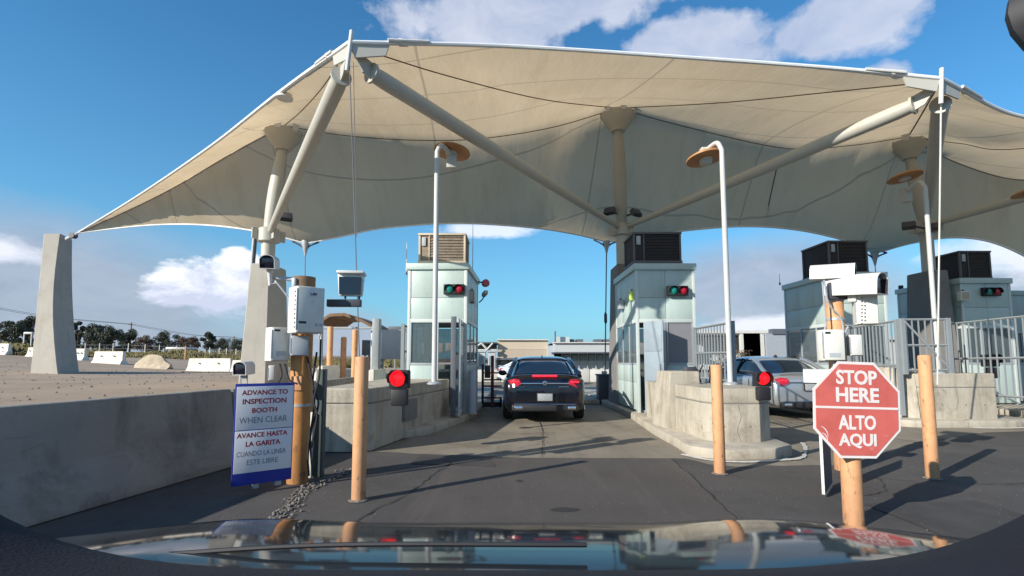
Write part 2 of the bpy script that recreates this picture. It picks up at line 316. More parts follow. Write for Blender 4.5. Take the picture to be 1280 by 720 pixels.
def tag(o, label, cat, group=None):
    o['label'] = label; o['category'] = cat
    if group: o['group'] = group
    return o
def struct(name, bm, m, **k):
    o = part(name, bm, m, **k); o['kind'] = 'structure'; return o
def kids(o): return [c for c in bpy.data.objects if c.parent == o]
def dup(o, label=None, loc=None, rz=None, parent=None):
    c = o.copy(); COL.objects.link(c); c.parent = parent; WL[c.name] = WL[o.name].copy()
    if parent is None:
        if loc is not None: c.location = loc; WL[c.name] = Vector(loc)
        if rz is not None: c.rotation_euler.z = rz
        if label: c['label'] = label
    for k in kids(o): dup(k, parent=c)
    return c
def NB(): return bmesh.new()
def add(bm, verts, faces):
    vs = [bm.verts.new(v) for v in verts]
    for f in faces:
        try: bm.faces.new([vs[i] for i in f])
        except ValueError: pass
    return vs
def box(bm, a, b, rz=0.0, piv=None, bev=0.0, rx=0.0):
    a = Vector(a); b = Vector(b); t = bmesh.new()
    bmesh.ops.create_cube(t, size=1.0)
    s = b - a; c = (a + b) / 2
    bmesh.ops.scale(t, verts=t.verts, vec=(abs(s.x), abs(s.y), abs(s.z)))
    if bev: bmesh.ops.bevel(t, geom=t.edges[:], offset=bev, segments=2, affect='EDGES', profile=0.5)
    p = Vector(piv) if piv is not None else c
    mtx = Matrix.Translation(p) @ Matrix.Rotation(rz, 4, 'Z') @ Matrix.Rotation(rx, 4, 'X') @ Matrix.Translation(c - p)
    bmesh.ops.transform(t, matrix=mtx, verts=t.verts)
    merge(bm, t); return bm
def merge(bm, t):
    me = bpy.data.meshes.new('tmp'); t.to_mesh(me); t.free(); bm.from_mesh(me); bpy.data.meshes.remove(me)
def frame_of(d):
    d = d.normalized(); up = Vector((0, 0, 1)) if abs(d.z) < 0.95 else Vector((0, 1, 0))
    x = d.cross(up).normalized(); return x, d.cross(x).normalized()
def tube(bm, pts, r, n=12, cap=True):
    pts = [Vector(p) for p in pts]; rs = r if isinstance(r, (list, tuple)) else [r] * len(pts); rings = []
    x = None
    for i, p in enumerate(pts):
        d = (pts[min(i + 1, len(pts) - 1)] - pts[max(i - 1, 0)]).normalized()
        if x is None: x, y = frame_of(d)
        else: x = (x - d * x.dot(d)).normalized(); y = d.cross(x)
        rings.append([bm.verts.new(p + (x * math.cos(2*math.pi*k/n) + y * math.sin(2*math.pi*k/n)) * rs[i]) for k in range(n)])
    for a, b in zip(rings, rings[1:]):
        for k in range(n): bm.faces.new((a[k], a[(k+1) % n], b[(k+1) % n], b[k]))
    if cap: bm.faces.new(rings[0][::-1]); bm.faces.new(rings[-1])
    bm.normal_update(); return bm
def lathe(bm, prof, c, n=24, axis=(0, 0, 1)):
    """prof: list of (radius, height) along axis from c"""
    ax = Vector(axis).normalized(); x, y = frame_of(ax); c = Vector(c); rings = []
    for r, h in prof:
        rings.append([bm.verts.new(c + ax*h + (x*math.cos(2*math.pi*k/n) + y*math.sin(2*math.pi*k/n))*max(r, 1e-4)) for k in range(n)])
    for a, b in zip(rings, rings[1:]):
        for k in range(n): bm.faces.new((a[k], a[(k+1) % n], b[(k+1) % n], b[k]))
    bm.faces.new(rings[0][::-1]); bm.faces.new(rings[-1])
    bmesh.ops.recalc_face_normals(bm, faces=bm.faces); return bm
def prism(bm, poly, z0, z1, taper=None):
    """vertical prism from plan polygon"""
    n = len(poly); top = taper or poly
    vs = [bm.verts.new((x, y, z0)) for x, y in poly] + [bm.verts.new((x, y, z1)) for x, y in top]
    bm.faces.new(vs[:n][::-1]); bm.faces.new(vs[n:])
    for i in range(n): bm.faces.new((vs[i], vs[(i+1) % n], vs[n+(i+1) % n], vs[n+i]))
    bmesh.ops.recalc_face_normals(bm, faces=bm.faces); return bm
def bevel_all(bm, off, seg=2, ang=25):
    es = [e for e in bm.edges if len(e.link_faces) == 2 and e.calc_face_angle(0) > R(ang)]
    bmesh.ops.bevel(bm, geom=es, offset=off, segments=seg, affect='EDGES', profile=0.5); return bm
def spline(P, per=10):
    P = [Vector(p) for p in P]; out = []
    Q = [P[0]*2 - P[1]] + P + [P[-1]*2 - P[-2]]
    for i in range(1, len(Q) - 2):
        a, b, c, d = Q[i-1:i+3]
        for k in range(per):
            t = k / per
            out.append(0.5*((2*b) + (c-a)*t + (2*a-5*b+4*c-d)*t*t + (3*b-a-3*c+d)*t**3))
    out.append(P[-1]); return out
def text_bm(txt, cx, z0, x0, x1, z1, y, bold=0.0, rz=0.0, piv=None, depth=0.002):
    """lettering standing in the XZ plane facing -Y, fitted into the box x0..x1, z0..z1"""
    cu = bpy.data.curves.new('t', 'FONT'); cu.body = txt; cu.extrude = 0.01; cu.offset = bold; cu.resolution_u = 3
    ob = bpy.data.objects.new('t', cu); me = bpy.data.meshes.new_from_object(ob)
    bpy.data.objects.remove(ob); bpy.data.curves.remove(cu)
    bm = bmesh.new(); bm.from_mesh(me); bpy.data.meshes.remove(me)
    xs = [v.co.x for v in bm.verts]; ys = [v.co.y for v in bm.verts]
    sx = (x1 - x0) / (max(xs) - min(xs)); sy = (z1 - z0) / (max(ys) - min(ys))
    mnx, mny = min(xs), min(ys)
    for v in bm.verts:
        v.co = Vector((x0 + (v.co.x - mnx)*sx, y - depth*(1 if v.co.z > 0 else 0), z0 + (v.co.y - mny)*sy))
    bmesh.ops.recalc_face_normals(bm, faces=bm.faces)
    if rz:
        bmesh.ops.transform(bm, matrix=Matrix.Translation(piv) @ Matrix.Rotation(rz, 4, 'Z') @ Matrix.Translation(-Vector(piv)), verts=bm.verts)
    return bm

#=====GROUND=====
def wallx(y):                       # line of the retaining wall
    return -4.45 + (y - 3.0) * 0.155 if y < 7.6 else -3.737 + (y - 7.6) * 0.01
def lotz(x, y):
    z = 0.80 + 0.05 * max(0.0, min(-x - 16, 29)) * min(1, max(0, (y - 14) / 12))
    if y > 60: z += min(0.6, (y-60) * 0.006)
    return z
# the one ground sheet (asphalt all the way to the horizon)
bm = NB(); add(bm, [(-700, -60, -0.012), (900, -60, -0.012), (900, 1500, -0.012), (-700, 1500, -0.012)], [(0, 1, 2, 3)])
struct('ground', bm, 'apron', smooth=0)
def sheet(name, poly, z, m, sub=0):
    bm = NB(); add(bm, [(x, y, z) for x, y in poly], [tuple(range(len(poly)))])
    if sub: pass
    return struct(name, bm, m, smooth=0)
# older asphalt in front of the booths (ragged far edge against the concrete apron)
rng = random.Random(3)
def ragged(p, q, n, amp):
    out = []
    for i in range(n + 1):
        t = i / n; out.append((p[0] + (q[0]-p[0])*t + rng.uniform(-amp, amp), p[1] + (q[1]-p[1])*t + rng.uniform(-amp, amp)))
    return out
edge = ragged((-4.0, 8.05), (-2.2, 7.85), 12, .03) + ragged((-2.15, 7.83), (0.1, 7.35), 18, 0.03) + ragged((0.15, 7.33), (2.35, 7.30), 6, 0.004) + ragged((2.4, 7.3), (2.6, 6.9), 3, .02) \
     + ragged((2.9, 6.75), (4.35, 6.85), 12, 0.03) + ragged((4.4, 6.9), (6.6, 8.6), 14, 0.03) + ragged((6.7, 8.7), (9.0, 9.9), 10, .03) + ragged((9.1, 9.95), (30, 12.5), 20, .05)
sheet('road', [(-6, -40), (40, -40)] + [(40, 12.7)] + edge[::-1] + [(-6, 8.1)], -0.006, 'asphalt')
# smoother lane strip driven by the cars
lane = ragged((-1.55, -6), (-0.95, 5.2), 8, .01) + ragged((-0.93, 5.3), (-0.72, 7.3), 14, .035) + ragged((0.2, 7.31), (2.2, 7.27), 4, .003) + ragged((2.2, 7.1), (1.9, 3.8), 16, .035) + ragged((1.9, 3.7), (2.0, -6), 6, .02)
sheet('lane_surface', lane, -0.001, 'asphalt2')
# cracks where lane and shoulder meet
def crack(P, wd, name='crack'):
    pts = spline([Vector((x, y, 0.002)) for x, y in P], 8); bm = NB(); L = []; Rr = []
    for i, p in enumerate(pts):
        d = pts[min(i+1, len(pts)-1)] - pts[max(i-1, 0)]; nrm = Vector((-d.y, d.x, 0)).normalized(); j = Vector((rng.uniform(-.02, .02), rng.uniform(-.02, .02), 0))
        ww = wd * rng.uniform(0.3, 1.3)
        L.append(bm.verts.new(p + j + nrm*ww)); Rr.append(bm.verts.new(p + j - nrm*ww))
    for i in range(len(pts)-1): bm.faces.new((Rr[i], Rr[i+1], L[i+1], L[i]))
    return struct(name, bm, 'crack', smooth=0)
crack([(-0.8, 7.0), (-0.95, 6.2), (-1.05, 5.4), (-1.3, 4.6), (-1.45, 3.6)], 0.008)
crack([(2.2, 7.2), (2.12, 6.3), (2.02, 5.4), (1.93, 4.4), (1.9, 3.5)], 0.010)
crack([(0.42, 7.32), (0.5, 8.6), (0.58, 10.2), (0.66, 14)], 0.008, 'expansion_joint')
crack([(3.9, 6.3), (4.6, 5.9), (5.6, 5.8), (6.6, 6.3)], 0.008)
crack([(3.3, 5.2), (3.9, 5.5), (4.3, 6.2)], 0.007)
def patch(pts, name='asphalt_patch', z=.0015, m='crack'):
    P = spline([Vector((x, y, z)) for x, y in pts + pts[:1]], 6)[:-1] if m == 'crack' else [Vector((a[0] + (b[0]-a[0])*i/9, a[1] + (b[1]-a[1])*i/9, z)) for a, b in zip(pts, pts[1:] + pts[:1]) for i in range(9)]; bm = NB(); bm.faces.new([bm.verts.new(p + Vector((rng.uniform(-.015, .015), rng.uniform(-.015, .015), 0))) for p in P]); struct(name, bm, m, smooth=0)
M_['patch'] = mat('newer_asphalt_patch', (0.056, 0.052, 0.05), 0.9, var=0.25, scale=3, bump=0.4, bscale=140)
patch([(3.3, 3.2), (4.6, 3.3), (4.5, 5.1), (3.35, 5.0)], m='patch')
patch([(-1.35, 6.9), (-.2, 6.7), (-.3, 7.25), (-1.3, 7.55)], z=.002, m='patch')
patch([(.35, 4.75), (.5, 4.72), (.62, 4.8), (.5, 4.86), (.38, 4.84)], 'oil_stain', .0022)
patch([(.05, 5.9), (.11, 5.88), (.12, 5.94), (.06, 5.95)], 'oil_stain', .0022)
def grit():
    bm = NB(); r = random.Random(9)
    for k in range(1500):
        q = r.random()
        if q < .4: x, y = r.uniform(-3.8, -1.2), r.uniform(3, 7.6)
        elif q < .75: x, y = r.uniform(2.0, 7.5), r.uniform(3.5, 6.9)
        else: x, y = r.uniform(-1, 2), r.uniform(3, 7.2)
        s = r.uniform(.002, .007); z = .0
        add(bm, [(x-s, y, z), (x, y-s, z), (x+s, y, z), (x, y+s, z), (x, y, z+s)], [(0, 1, 4), (1, 2, 4), (2, 3, 4), (3, 0, 4)])
    o = part('road_grit', bm, 'rubble', smooth=0); o['kind'] = 'stuff'
grit()
# broken asphalt lip beside the left kerb strip
def rubble():
    bm = NB()
    P = [(-1.95, 3.2), (-2.0, 4.2), (-2.05, 4.8), (-2.15, 5.4), (-2.1, 6.0), (-1.95, 6.6)]
    pts = spline([Vector((x, y, 0)) for x, y in P], 30)
    for p in pts:
        for k in range(3):
            s = rng.uniform(0.005, 0.022); q = p + Vector((rng.gauss(0, .05), rng.gauss(0, .05), s*0.2))
            t = bmesh.new(); bmesh.ops.create_icosphere(t, subdivisions=1, radius=s)
            for v in t.verts: v.co = Vector((v.co.x*rng.uniform(.7, 1.3), v.co.y*rng.uniform(.7, 1.3), v.co.z*rng.uniform(.4, .9))) + q
            merge(bm, t)
    o = part('asphalt_rubble', bm, 'rubble', smooth=0); o['kind'] = 'stuff'
rubble()
# raised dirt lot on the left
def lot():
    bm = NB(); xs = [0, 0.4, 1, 2, 3, 4.5, 6, 8, 10, 12, 14, 17, 20, 24, 28, 33, 40, 50, 65, 90, 130, 200, 400]
    ys = [-30, -10, 0, 2, 3, 4, 5, 6, 7, 8, 9, 10, 11, 12, 13.5, 15, 17, 19, 21, 23, 25, 27, 29, 31, 34, 37, 41, 46, 52, 60, 70, 85, 110, 150, 250, 500, 1200]
    g = []
    for y in ys:
        row = []
        for x in xs:
            X = wallx(y) - 0.10 - x; z = lotz(X, y) + 0.05 * pnoise(Vector((X*.35, y*.35, 0))) * (x > 0.5)
            row.append(bm.verts.new((X, y, z)))
        g.append(row)
    for i in range(len(ys)-1):
        for j in range(len(xs)-1): bm.faces.new((g[i][j], g[i+1][j], g[i+1][j+1], g[i][j+1]))
    for i in range(len(ys)-1):      # bank down to the road at its edge
        a, b = g[i][0], g[i+1][0]
        c = bm.verts.new((a.co.x, a.co.y, -.1)); d = bm.verts.new((b.co.x, b.co.y, -.1)); bm.faces.new((a, c, d, b))
    bmesh.ops.recalc_face_normals(bm, faces=bm.faces)
    struct('dirt_lot', bm, 'dirt', smooth=60)
lot()
def pebbles():
    bm = NB()
    for k in range(900):
        y = rng.uniform(7, 26); x = wallx(y) - rng.uniform(0.5, 24)
        s = rng.uniform(0.012, 0.05) * (1.6 if rng.random() < .05 else 1)
        z = lotz(x, y) + 0.05 * pnoise(Vector((x*.35, y*.35, 0)))
        add(bm, [(x-s, y, z-.01), (x, y-s, z-.01), (x+s, y, z-.01), (x, y+s, z-.01), (x, y, z+s*.8)], [(0, 1, 4), (1, 2, 4), (2, 3, 4), (3, 0, 4)])
    o = part('pebbles', bm, 'rubble', smooth=0); o['kind'] = 'stuff'
pebbles()

# ---------------------------------------------------------------- retaining wall made of barrier sections
def retaining_wall():
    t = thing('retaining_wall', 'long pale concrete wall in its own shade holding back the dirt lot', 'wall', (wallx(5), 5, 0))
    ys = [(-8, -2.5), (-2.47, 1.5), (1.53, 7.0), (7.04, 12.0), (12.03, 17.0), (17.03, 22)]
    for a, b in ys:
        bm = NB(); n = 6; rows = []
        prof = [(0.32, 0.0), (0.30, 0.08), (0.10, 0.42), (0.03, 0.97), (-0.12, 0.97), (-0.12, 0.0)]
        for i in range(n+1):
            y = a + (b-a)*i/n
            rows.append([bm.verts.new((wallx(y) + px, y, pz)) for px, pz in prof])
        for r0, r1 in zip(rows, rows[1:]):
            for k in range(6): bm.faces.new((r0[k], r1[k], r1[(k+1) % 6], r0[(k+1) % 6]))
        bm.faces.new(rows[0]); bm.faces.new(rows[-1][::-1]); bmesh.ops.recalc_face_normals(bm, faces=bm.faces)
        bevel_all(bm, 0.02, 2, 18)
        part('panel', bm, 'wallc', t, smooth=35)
retaining_wall()

#=====CANOPY=====
A_, B_, C_ = W(437, 54, 7.5), W(1176, 99, 8.6), Vector((15.2, 9.7, 6.3))
P_ = W(98, 291, 20)
HL, HC, HR = W(355, 156, 13), W(772, 134, 13.5), W(1135, 170, 14.5)
NL, NC, NR = W(382, 304, 16), W(758, 302, 16.6), W(1093, 317, 17.0)
N2 = Vector((17.6, 16.8, 4.1)); H2 = Vector((17.2, 14.9, 7.3))
def px(*L): return [W(*q) if len(q) == 3 and not isinstance(q, Vector) else q for q in L]
CURVES = {
 'AB': px(A_, (640, 59, 8.3), (860, 73, 8.7), (1040, 86, 8.8), B_),
 'BC': px(B_, (1280, 147, 9.6), Vector((12.6, 9.9, 6.2)), C_),
 'CN': [C_, Vector((16.3, 12.3, 6.6)), H2],
 'HN': [H2, Vector((17.45, 15.8, 5.6)), N2],
 'N2R': [N2] + px((1290, 326, 15.5), (1240, 303, 15.4), (1190, 297, 15.6), (1140, 304, 16.2), NR),
 'RC': px(NR, (1060, 302, 16.0), (1000, 288, 15.5), (930, 283, 15.2), (850, 289, 15.6), (800, 298, 16.1), NC),
 'CL': px(NC, (715, 292, 16.0), (660, 284, 15.4), (570, 279, 15.0), (480, 285, 15.2), (425, 296, 15.6), NL),
 'LP': px(NL, (320, 289, 16.0), (250, 281, 16.8), (180, 282, 18.2), P_),
 'PA': px(P_, (170, 247, 16.6), (260, 186, 12.6), (350, 116, 9.6), A_),
}
RIDGES = {
 'PHL': px(P_, (200, 243, 17.0), (290, 191, 14.6), HL),
 'HLHC': px(HL, (430, 168, 13.0), (520, 174, 13), (600, 172, 13.1), (690, 158, 13.3), HC),
 'HCHR': px(HC, (860, 158, 13.6), (980, 184, 13.8), (1060, 181, 14.1), HR),
 'AHC': px(A_, (560, 93, 9.1), (680, 123, 11.4), HC),
 'BHC': px(B_, (1050, 112, 9.6), (900, 127, 11.5), HC),
 'AHL': px(A_, (405, 105, 9.3), (376, 138, 11.3), HL),
 'BHR': px(B_, (1163, 122, 10.6), (1147, 150, 12.8), HR),
 'HRC': px(HR, (1200, 178, 13.4), (1280, 184, 12.0), C_),
 'HRN': px(HR, (1200, 204, 14.9), (1280, 224, 15.3), H2),
}
SP = {k: spline(v, 9) for k, v in {**CURVES, **RIDGES}.items()}
def tent():
    t = thing('tensile_canopy', 'huge tan tent canopy stretched on masts above the inspection booths', 'canopy', (HC.x, HC.y, 0))
    verts, fixed = [], []
    def addp(p):
        for i, q in enumerate(verts):
            if (q - p).length < 0.02: return i
        verts.append(p.copy()); return len(verts)-1
    loop = []
    for k in ('AB', 'BC', 'CN', 'HN', 'N2R', 'RC', 'CL', 'LP', 'PA'):
        loop += [addp(p) for p in SP[k]]
    lp = []
    for i in loop:
        if not lp or lp[-1] != i: lp.append(i)
    if lp[0] == lp[-1]: lp.pop()
    edges = [(lp[i], lp[(i+1) % len(lp)]) for i in range(len(lp))]
    for k in RIDGES:
        ii = [addp(p) for p in SP[k]]
        edges += [(a, b) for a, b in zip(ii, ii[1:]) if a != b]
    nfix = len(verts)
    poly = [(verts[i].x, verts[i].y) for i in lp]
    fa = np.array([(v.x, v.y) for v in verts])
    def inside(x, y):
        c = False; n = len(poly)
        for i in range(n):
            x1, y1 = poly[i]; x2, y2 = poly[i-1]
            if (y1 > y) != (y2 > y) and x < (x2-x1)*(y-y1)/(y2-y1) + x1: c = not c
        return c
    step = 0.34; y = 7.3; row = 0
    while y < 20:
        x = -18 + (row % 2)*step/2
        while x < 21:
            if inside(x, y) and np.min((fa[:, 0]-x)**2 + (fa[:, 1]-y)**2) > 0.035: verts.append(Vector((x, y, 0)))
            x += step
        y += step*0.87; row += 1
    out = geometry.delaunay_2d_cdt([Vector((v.x, v.y)) for v in verts], edges, [], 1, 1e-4)
    V2, E2, F2, ov = out[0], out[1], out[2], out[3]
    n = len(V2); z = np.full(n, 6.5); fx = np.zeros(n, bool)
    for i in range(n):
        o = [k for k in ov[i] if k < nfix]
        if o: z[i] = verts[o[0]].z; fx[i] = True
    ed = set()
    for f in F2:
        for a, b in zip(f, list(f[1:]) + [f[0]]): ed.add((min(a, b), max(a, b)))
    ed = np.array(list(ed)); dg = np.zeros(n); np.add.at(dg, ed[:, 0], 1); np.add.at(dg, ed[:, 1], 1)
    for it in range(900):
        s = np.zeros(n); np.add.at(s, ed[:, 0], z[ed[:, 1]]); np.add.at(s, ed[:, 1], z[ed[:, 0]])
        zn = s/np.maximum(dg, 1); z = np.where(fx, z, zn)
    bm = NB(); vs = [bm.verts.new((V2[i].x, V2[i].y, z[i])) for i in range(n)]
    for f in F2:
        try: bm.faces.new([vs[i] for i in f])
        except ValueError: pass
    bmesh.ops.recalc_face_normals(bm, faces=bm.faces)
    part('membrane', bm, 'tent', t, smooth=70)
    bm = NB()
    for k in ('AB', 'BC', 'CN', 'PA'): tube(bm, [p + Vector((0, 0, .015)) for p in SP[k]], 0.035, 8)
    part('edge_cable', bm, 'edge', t)
    bm = NB()
    for k in ('N2R', 'RC', 'CL', 'LP'): tube(bm, SP[k], 0.028, 8)
    part('rear_edge_cable', bm, 'edge', t)
    for k in RIDGES:
        bm = NB(); tube(bm, [p - Vector((0, 0, .03)) for p in SP[k]], 0.011 if k != 'BHR' else 0.02, 6); part('ridge_cable', bm, 'seam', t)
    # flying mast heads: bowl with bright plates
    for H in (HC, HR, HL, H2):
        bm = NB(); lathe(bm, [(0.19, -0.66), (0.24, -0.56), (0.36, -0.42), (0.46, -0.24), (0.47, -0.18), (0.1, -0.1)], H + Vector((0, 0, -.04)), 20)
        part('mast_head', bm, 'mast', t, smooth=40)
        for k in range(7):
            a = 2*math.pi*k/7 + 0.35; d = Vector((math.cos(a), math.sin(a), 0)); s = Vector((-d.y, d.x, 0)); c = H + d*0.52 + Vector((0, 0, -.13))
            bm = NB(); v = [c - s*.10, c + s*.10, c + s*.06 + d*.05 - Vector((0, 0, .16)) - d*.12, c - s*.06 + d*.05 - Vector((0, 0, .16)) - d*.12]
            v = v + [q + d*0.025 + Vector((0, 0, .01)) for q in v]
            add(bm, v, [(0, 1, 2, 3), (7, 6, 5, 4), (0, 4, 5, 1), (1, 5, 6, 2), (2, 6, 7, 3), (3, 7, 4, 0)]); bmesh.ops.recalc_face_normals(bm, faces=bm.faces)
            part('clamp_plate', bm, 'white', t, smooth=0)
    # peak plates
    for Q, du in ((A_, 1), (B_, 1)):
        bm = NB()
        tube(bm, [Q + Vector((-.03, 0, -.45)), Q + Vector((0.03, 0, .20))], 0.035, 10)
        part('peak_spike', bm, 'white', t)
        for s in (-1, 1):
            bm = NB(); d = (SP['AB'][3] - A_).normalized() if (Q is A_ and s > 0) else ((SP['PA'][-4] - A_).normalized() if Q is A_ else ((SP['BC'][3] - B_).normalized() if s > 0 else (SP['AB'][-4] - B_).normalized()))
            n_ = Vector((0, 0.03, 0.0)); a = Q + Vector((0, 0, .03)); dn = Vector((0, 0, -.26)); v = [a, a + d*.62, a + d*.55 + dn*0.85, a + d*.08 + dn]
            v = v + [q + n_ for q in v]; add(bm, v, [(0, 1, 2, 3), (7, 6, 5, 4), (0, 4, 5, 1), (1, 5, 6, 2), (2, 6, 7, 3), (3, 7, 4, 0)]); bmesh.ops.recalc_face_normals(bm, faces=bm.faces)
            part('gusset_plate', bm, 'mast', t, smooth=0)
            bm = NB(); tube(bm, [a + d*.6 + Vector((0, -.05, .0)), a + d*1.25 + Vector((0, -.03, .0))], 0.03, 8); lathe(bm, [(.05, -.04), (.05, .04)], a + d*.78, 10, axis=(0, 1, 0)); part('turnbuckle', bm, 'white', t)
    # rear low nodes: small metal triangles with a tie
    return t
TENT = tent()
def low_node(N_, name, label, foot, r=0.014):
    t = thing('tie_down', label, 'tie cable', (foot[0], foot[1], foot[2]))
    bm = NB(); c = N_ + Vector((0, 0, -.10))
    a = N_ + Vector((-.42, 0, .06)); b = N_ + Vector((.42, 0, .03)); e = N_ + Vector((0, 0, -.28))
    tube(bm, spline([a, N_ + Vector((0, 0, .12)), b], 5), 0.028, 8); tube(bm, spline([a, N_ + Vector((-.12, 0, -.10)), e], 5), 0.026, 8); tube(bm, spline([b, N_ + Vector((.12, 0, -.10)), e], 5), 0.026, 8)
    part('node_bracket', bm, 'darkmetal', t)
    bm = NB(); lathe(bm, [(0.02, -.42), (0.06, -.25), (.12, -.05), (.13, .10), (.03, .14)], N_, 12); part('node_cone', bm, 'steel', t)
    bm = NB(); tube(bm, [N_ + Vector((0, 0, -.3)), Vector(foot)], r, 6); part('cable', bm, 'cable', t)
    f = Vector(foot); p = f + (N_ - f)*0.42; bm = NB(); lathe(bm, [(0.015, -.2), (.05, -.12), (.05, .12), (.015, .2)], p, 10); part('turnbuckle', bm, 'darkmetal', t)
low_node(NL, 'l', 'thin tie cable dropping from the canopy corner by the left mast', (NL.x + .1, NL.y, 0.8))
low_node(NC, 'c', 'dark tie cable from canopy edge down to the dark box past the car', (W(756, 451, 16.6).x, 16.6, 0.9), 0.02)
low_node(NR, 'r', 'short tie cable with cone bracket hanging behind the white cameras', (NR.x, NR.y, 0))
# cables hanging from the front peaks
def hang(p, q, label, m, r=0.009, two=True):
    t = thing('hanging_cable', label, 'cable', tuple(q))
    bm = NB(); tube(bm, [Vector(p), Vector(q)], r, 6); part('cable', bm, m, t)
    if two: bm = NB(); tube(bm, [Vector(p) + Vector((.06, 0, 0)), Vector(p) + (Vector(q)-Vector(p))*0.6 + Vector((.02, 0, 0))], r*.7, 6); part('thin_cable', bm, m, t)
hang(A_ + Vector((0, .02, -.3)), W(450, 470, 6.6), 'thin cable hanging from the left canopy peak behind the nearest bollard', 'cable', 0.008)
hang(B_ + Vector((0, .02, -.3)), Vector((W(1166, 400, 9.6).x, 9.6, 0.91)), 'pale cable hanging from the right canopy peak down to the island', 'wcable', 0.014, False)
bm = NB(); tube(bm, [RC_ := W(972, 205, 14.0), W(955, 282, 15.3)], 0.016, 6)
tag(part('hanging_chain', bm, 'darkmetal', origin=tuple(RC_)), 'short chain hanging under the canopy middle above the second lane', 'chain')

# masts on concrete piers
def mast(c, H, coll_z, zt_pier, base_z, label_p, label_m, pm, props, pw=0.26, col_r=0.20):
    """c plan point of the column, H head, coll_z collar height"""
    p = thing('concrete_pier', label_p, 'pier', (c[0], c[1], base_z))
    bm = NB(); w0, w1, d0 = pw*1.35, pw*0.95, 0.55
    lo = [(c[0]-w0, c[1]-d0), (c[0]+w0, c[1]-d0), (c[0]+w0, c[1]+d0*1.4), (c[0]-w0, c[1]+d0*1.4)]
    hi = [(c[0]-w1, c[1]-d0*.7), (c[0]+w1, c[1]-d0*.7), (c[0]+w1, c[1]+d0), (c[0]-w1, c[1]+d0)]
    prism(bm, lo, base_z - .3, zt_pier, hi); bevel_all(bm, 0.03, 1); part('shaft', bm, pm, p, smooth=20)
    t = thing('canopy_mast', label_m, 'mast', (c[0], c[1], zt_pier))
    cc = Vector((c[0], c[1], coll_z))
    bm = NB(); tube(bm, [Vector((c[0], c[1], zt_pier - .05)), cc], col_r*.85, 20); part('lower_column', bm, 'mast', t)
    bm = NB(); lathe(bm, [(col_r*1.05, -.22), (col_r*1.35, -.2), (col_r*1.35, .12), (col_r*1.0, .16)], cc, 20); part('collar', bm, 'mast', t)
    for k in range(4):
        a = R(45 + 90*k); d = Vector((math.cos(a), math.sin(a), 0)); b = NB(); box(b, cc + d*col_r*1.6 + Vector((-.09, -.03, -.16)), cc + d*col_r*1.6 + Vector((.09, .03, .12)), rz=a); part('collar_lug', b, 'mast', t)
    top = H + Vector((0, 0, -.6)); bm = NB()
    n = 9; pts = [cc.lerp(top, i/(n-1)) for i in range(n)]; rs = [0.11 + 0.08*math.sin(math.pi*min(1, i/(n-1)*.9 + .1)) for i in range(n)]
    tube(bm, pts, rs, 18); part('upper_mast', bm, 'mast', t)
    for Q in props:
        en = Q + Vector((0, 0, -.26)); d = (en - cc).normalized(); en = en - d*.42; st = cc + d*0.18; bm = NB()
        tube(bm, [st, st + d*.35, st.lerp(en, .3), st.lerp(en, .7), en - d*.25, en], [0.06, 0.08, 0.11, 0.13, 0.135, 0.12], 18); part('raking_prop', bm, 'mast', t)
        a = Q + Vector((0, 0, -.03)); u = Vector((0, 0, 1)); s_ = d.cross(u).normalized()*.018; bm = NB()
        v = [a, a - d*.25 - u*.30, en - d*.12 - u*.13, en - d*.05 + u*.16]; V = [q + s_ for q in v] + [q - s_ for q in v]
        add(bm, V, [(0, 1, 2, 3), (7, 6, 5, 4), (0, 4, 5, 1), (1, 5, 6, 2), (2, 6, 7, 3), (3, 7, 4, 0)]); bmesh.ops.recalc_face_normals(bm, faces=bm.faces); part('end_gusset', bm, 'mast', t, smooth=0)
        bm = NB(); lathe(bm, [(.165, -.02), (.165, .02)], en, 18, axis=tuple(d)); part('end_flange', bm, 'mast', t)
    return t
cL, cC, cR = W(336, 293, 13), W(777, 286, 15.0), W(1152, 283, 14.9)
mL = mast((cL.x, 13), HL, cL.z, 3.78, .8, 'tall light concrete pier under the left canopy mast', 'white canopy mast on the pier behind the left equipment post', 'pier', [A_])
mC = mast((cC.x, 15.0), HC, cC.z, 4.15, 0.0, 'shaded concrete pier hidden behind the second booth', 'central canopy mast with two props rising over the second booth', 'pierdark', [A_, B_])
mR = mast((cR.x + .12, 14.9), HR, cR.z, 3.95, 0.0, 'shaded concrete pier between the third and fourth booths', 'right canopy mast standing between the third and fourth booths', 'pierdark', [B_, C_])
m2 = mast((17.2, 15.0), H2, 4.6, 3.8, 0.0, 'concrete pier beyond the right edge of the canopy', 'canopy mast beyond the right edge of the scene', 'pierdark', [C_])
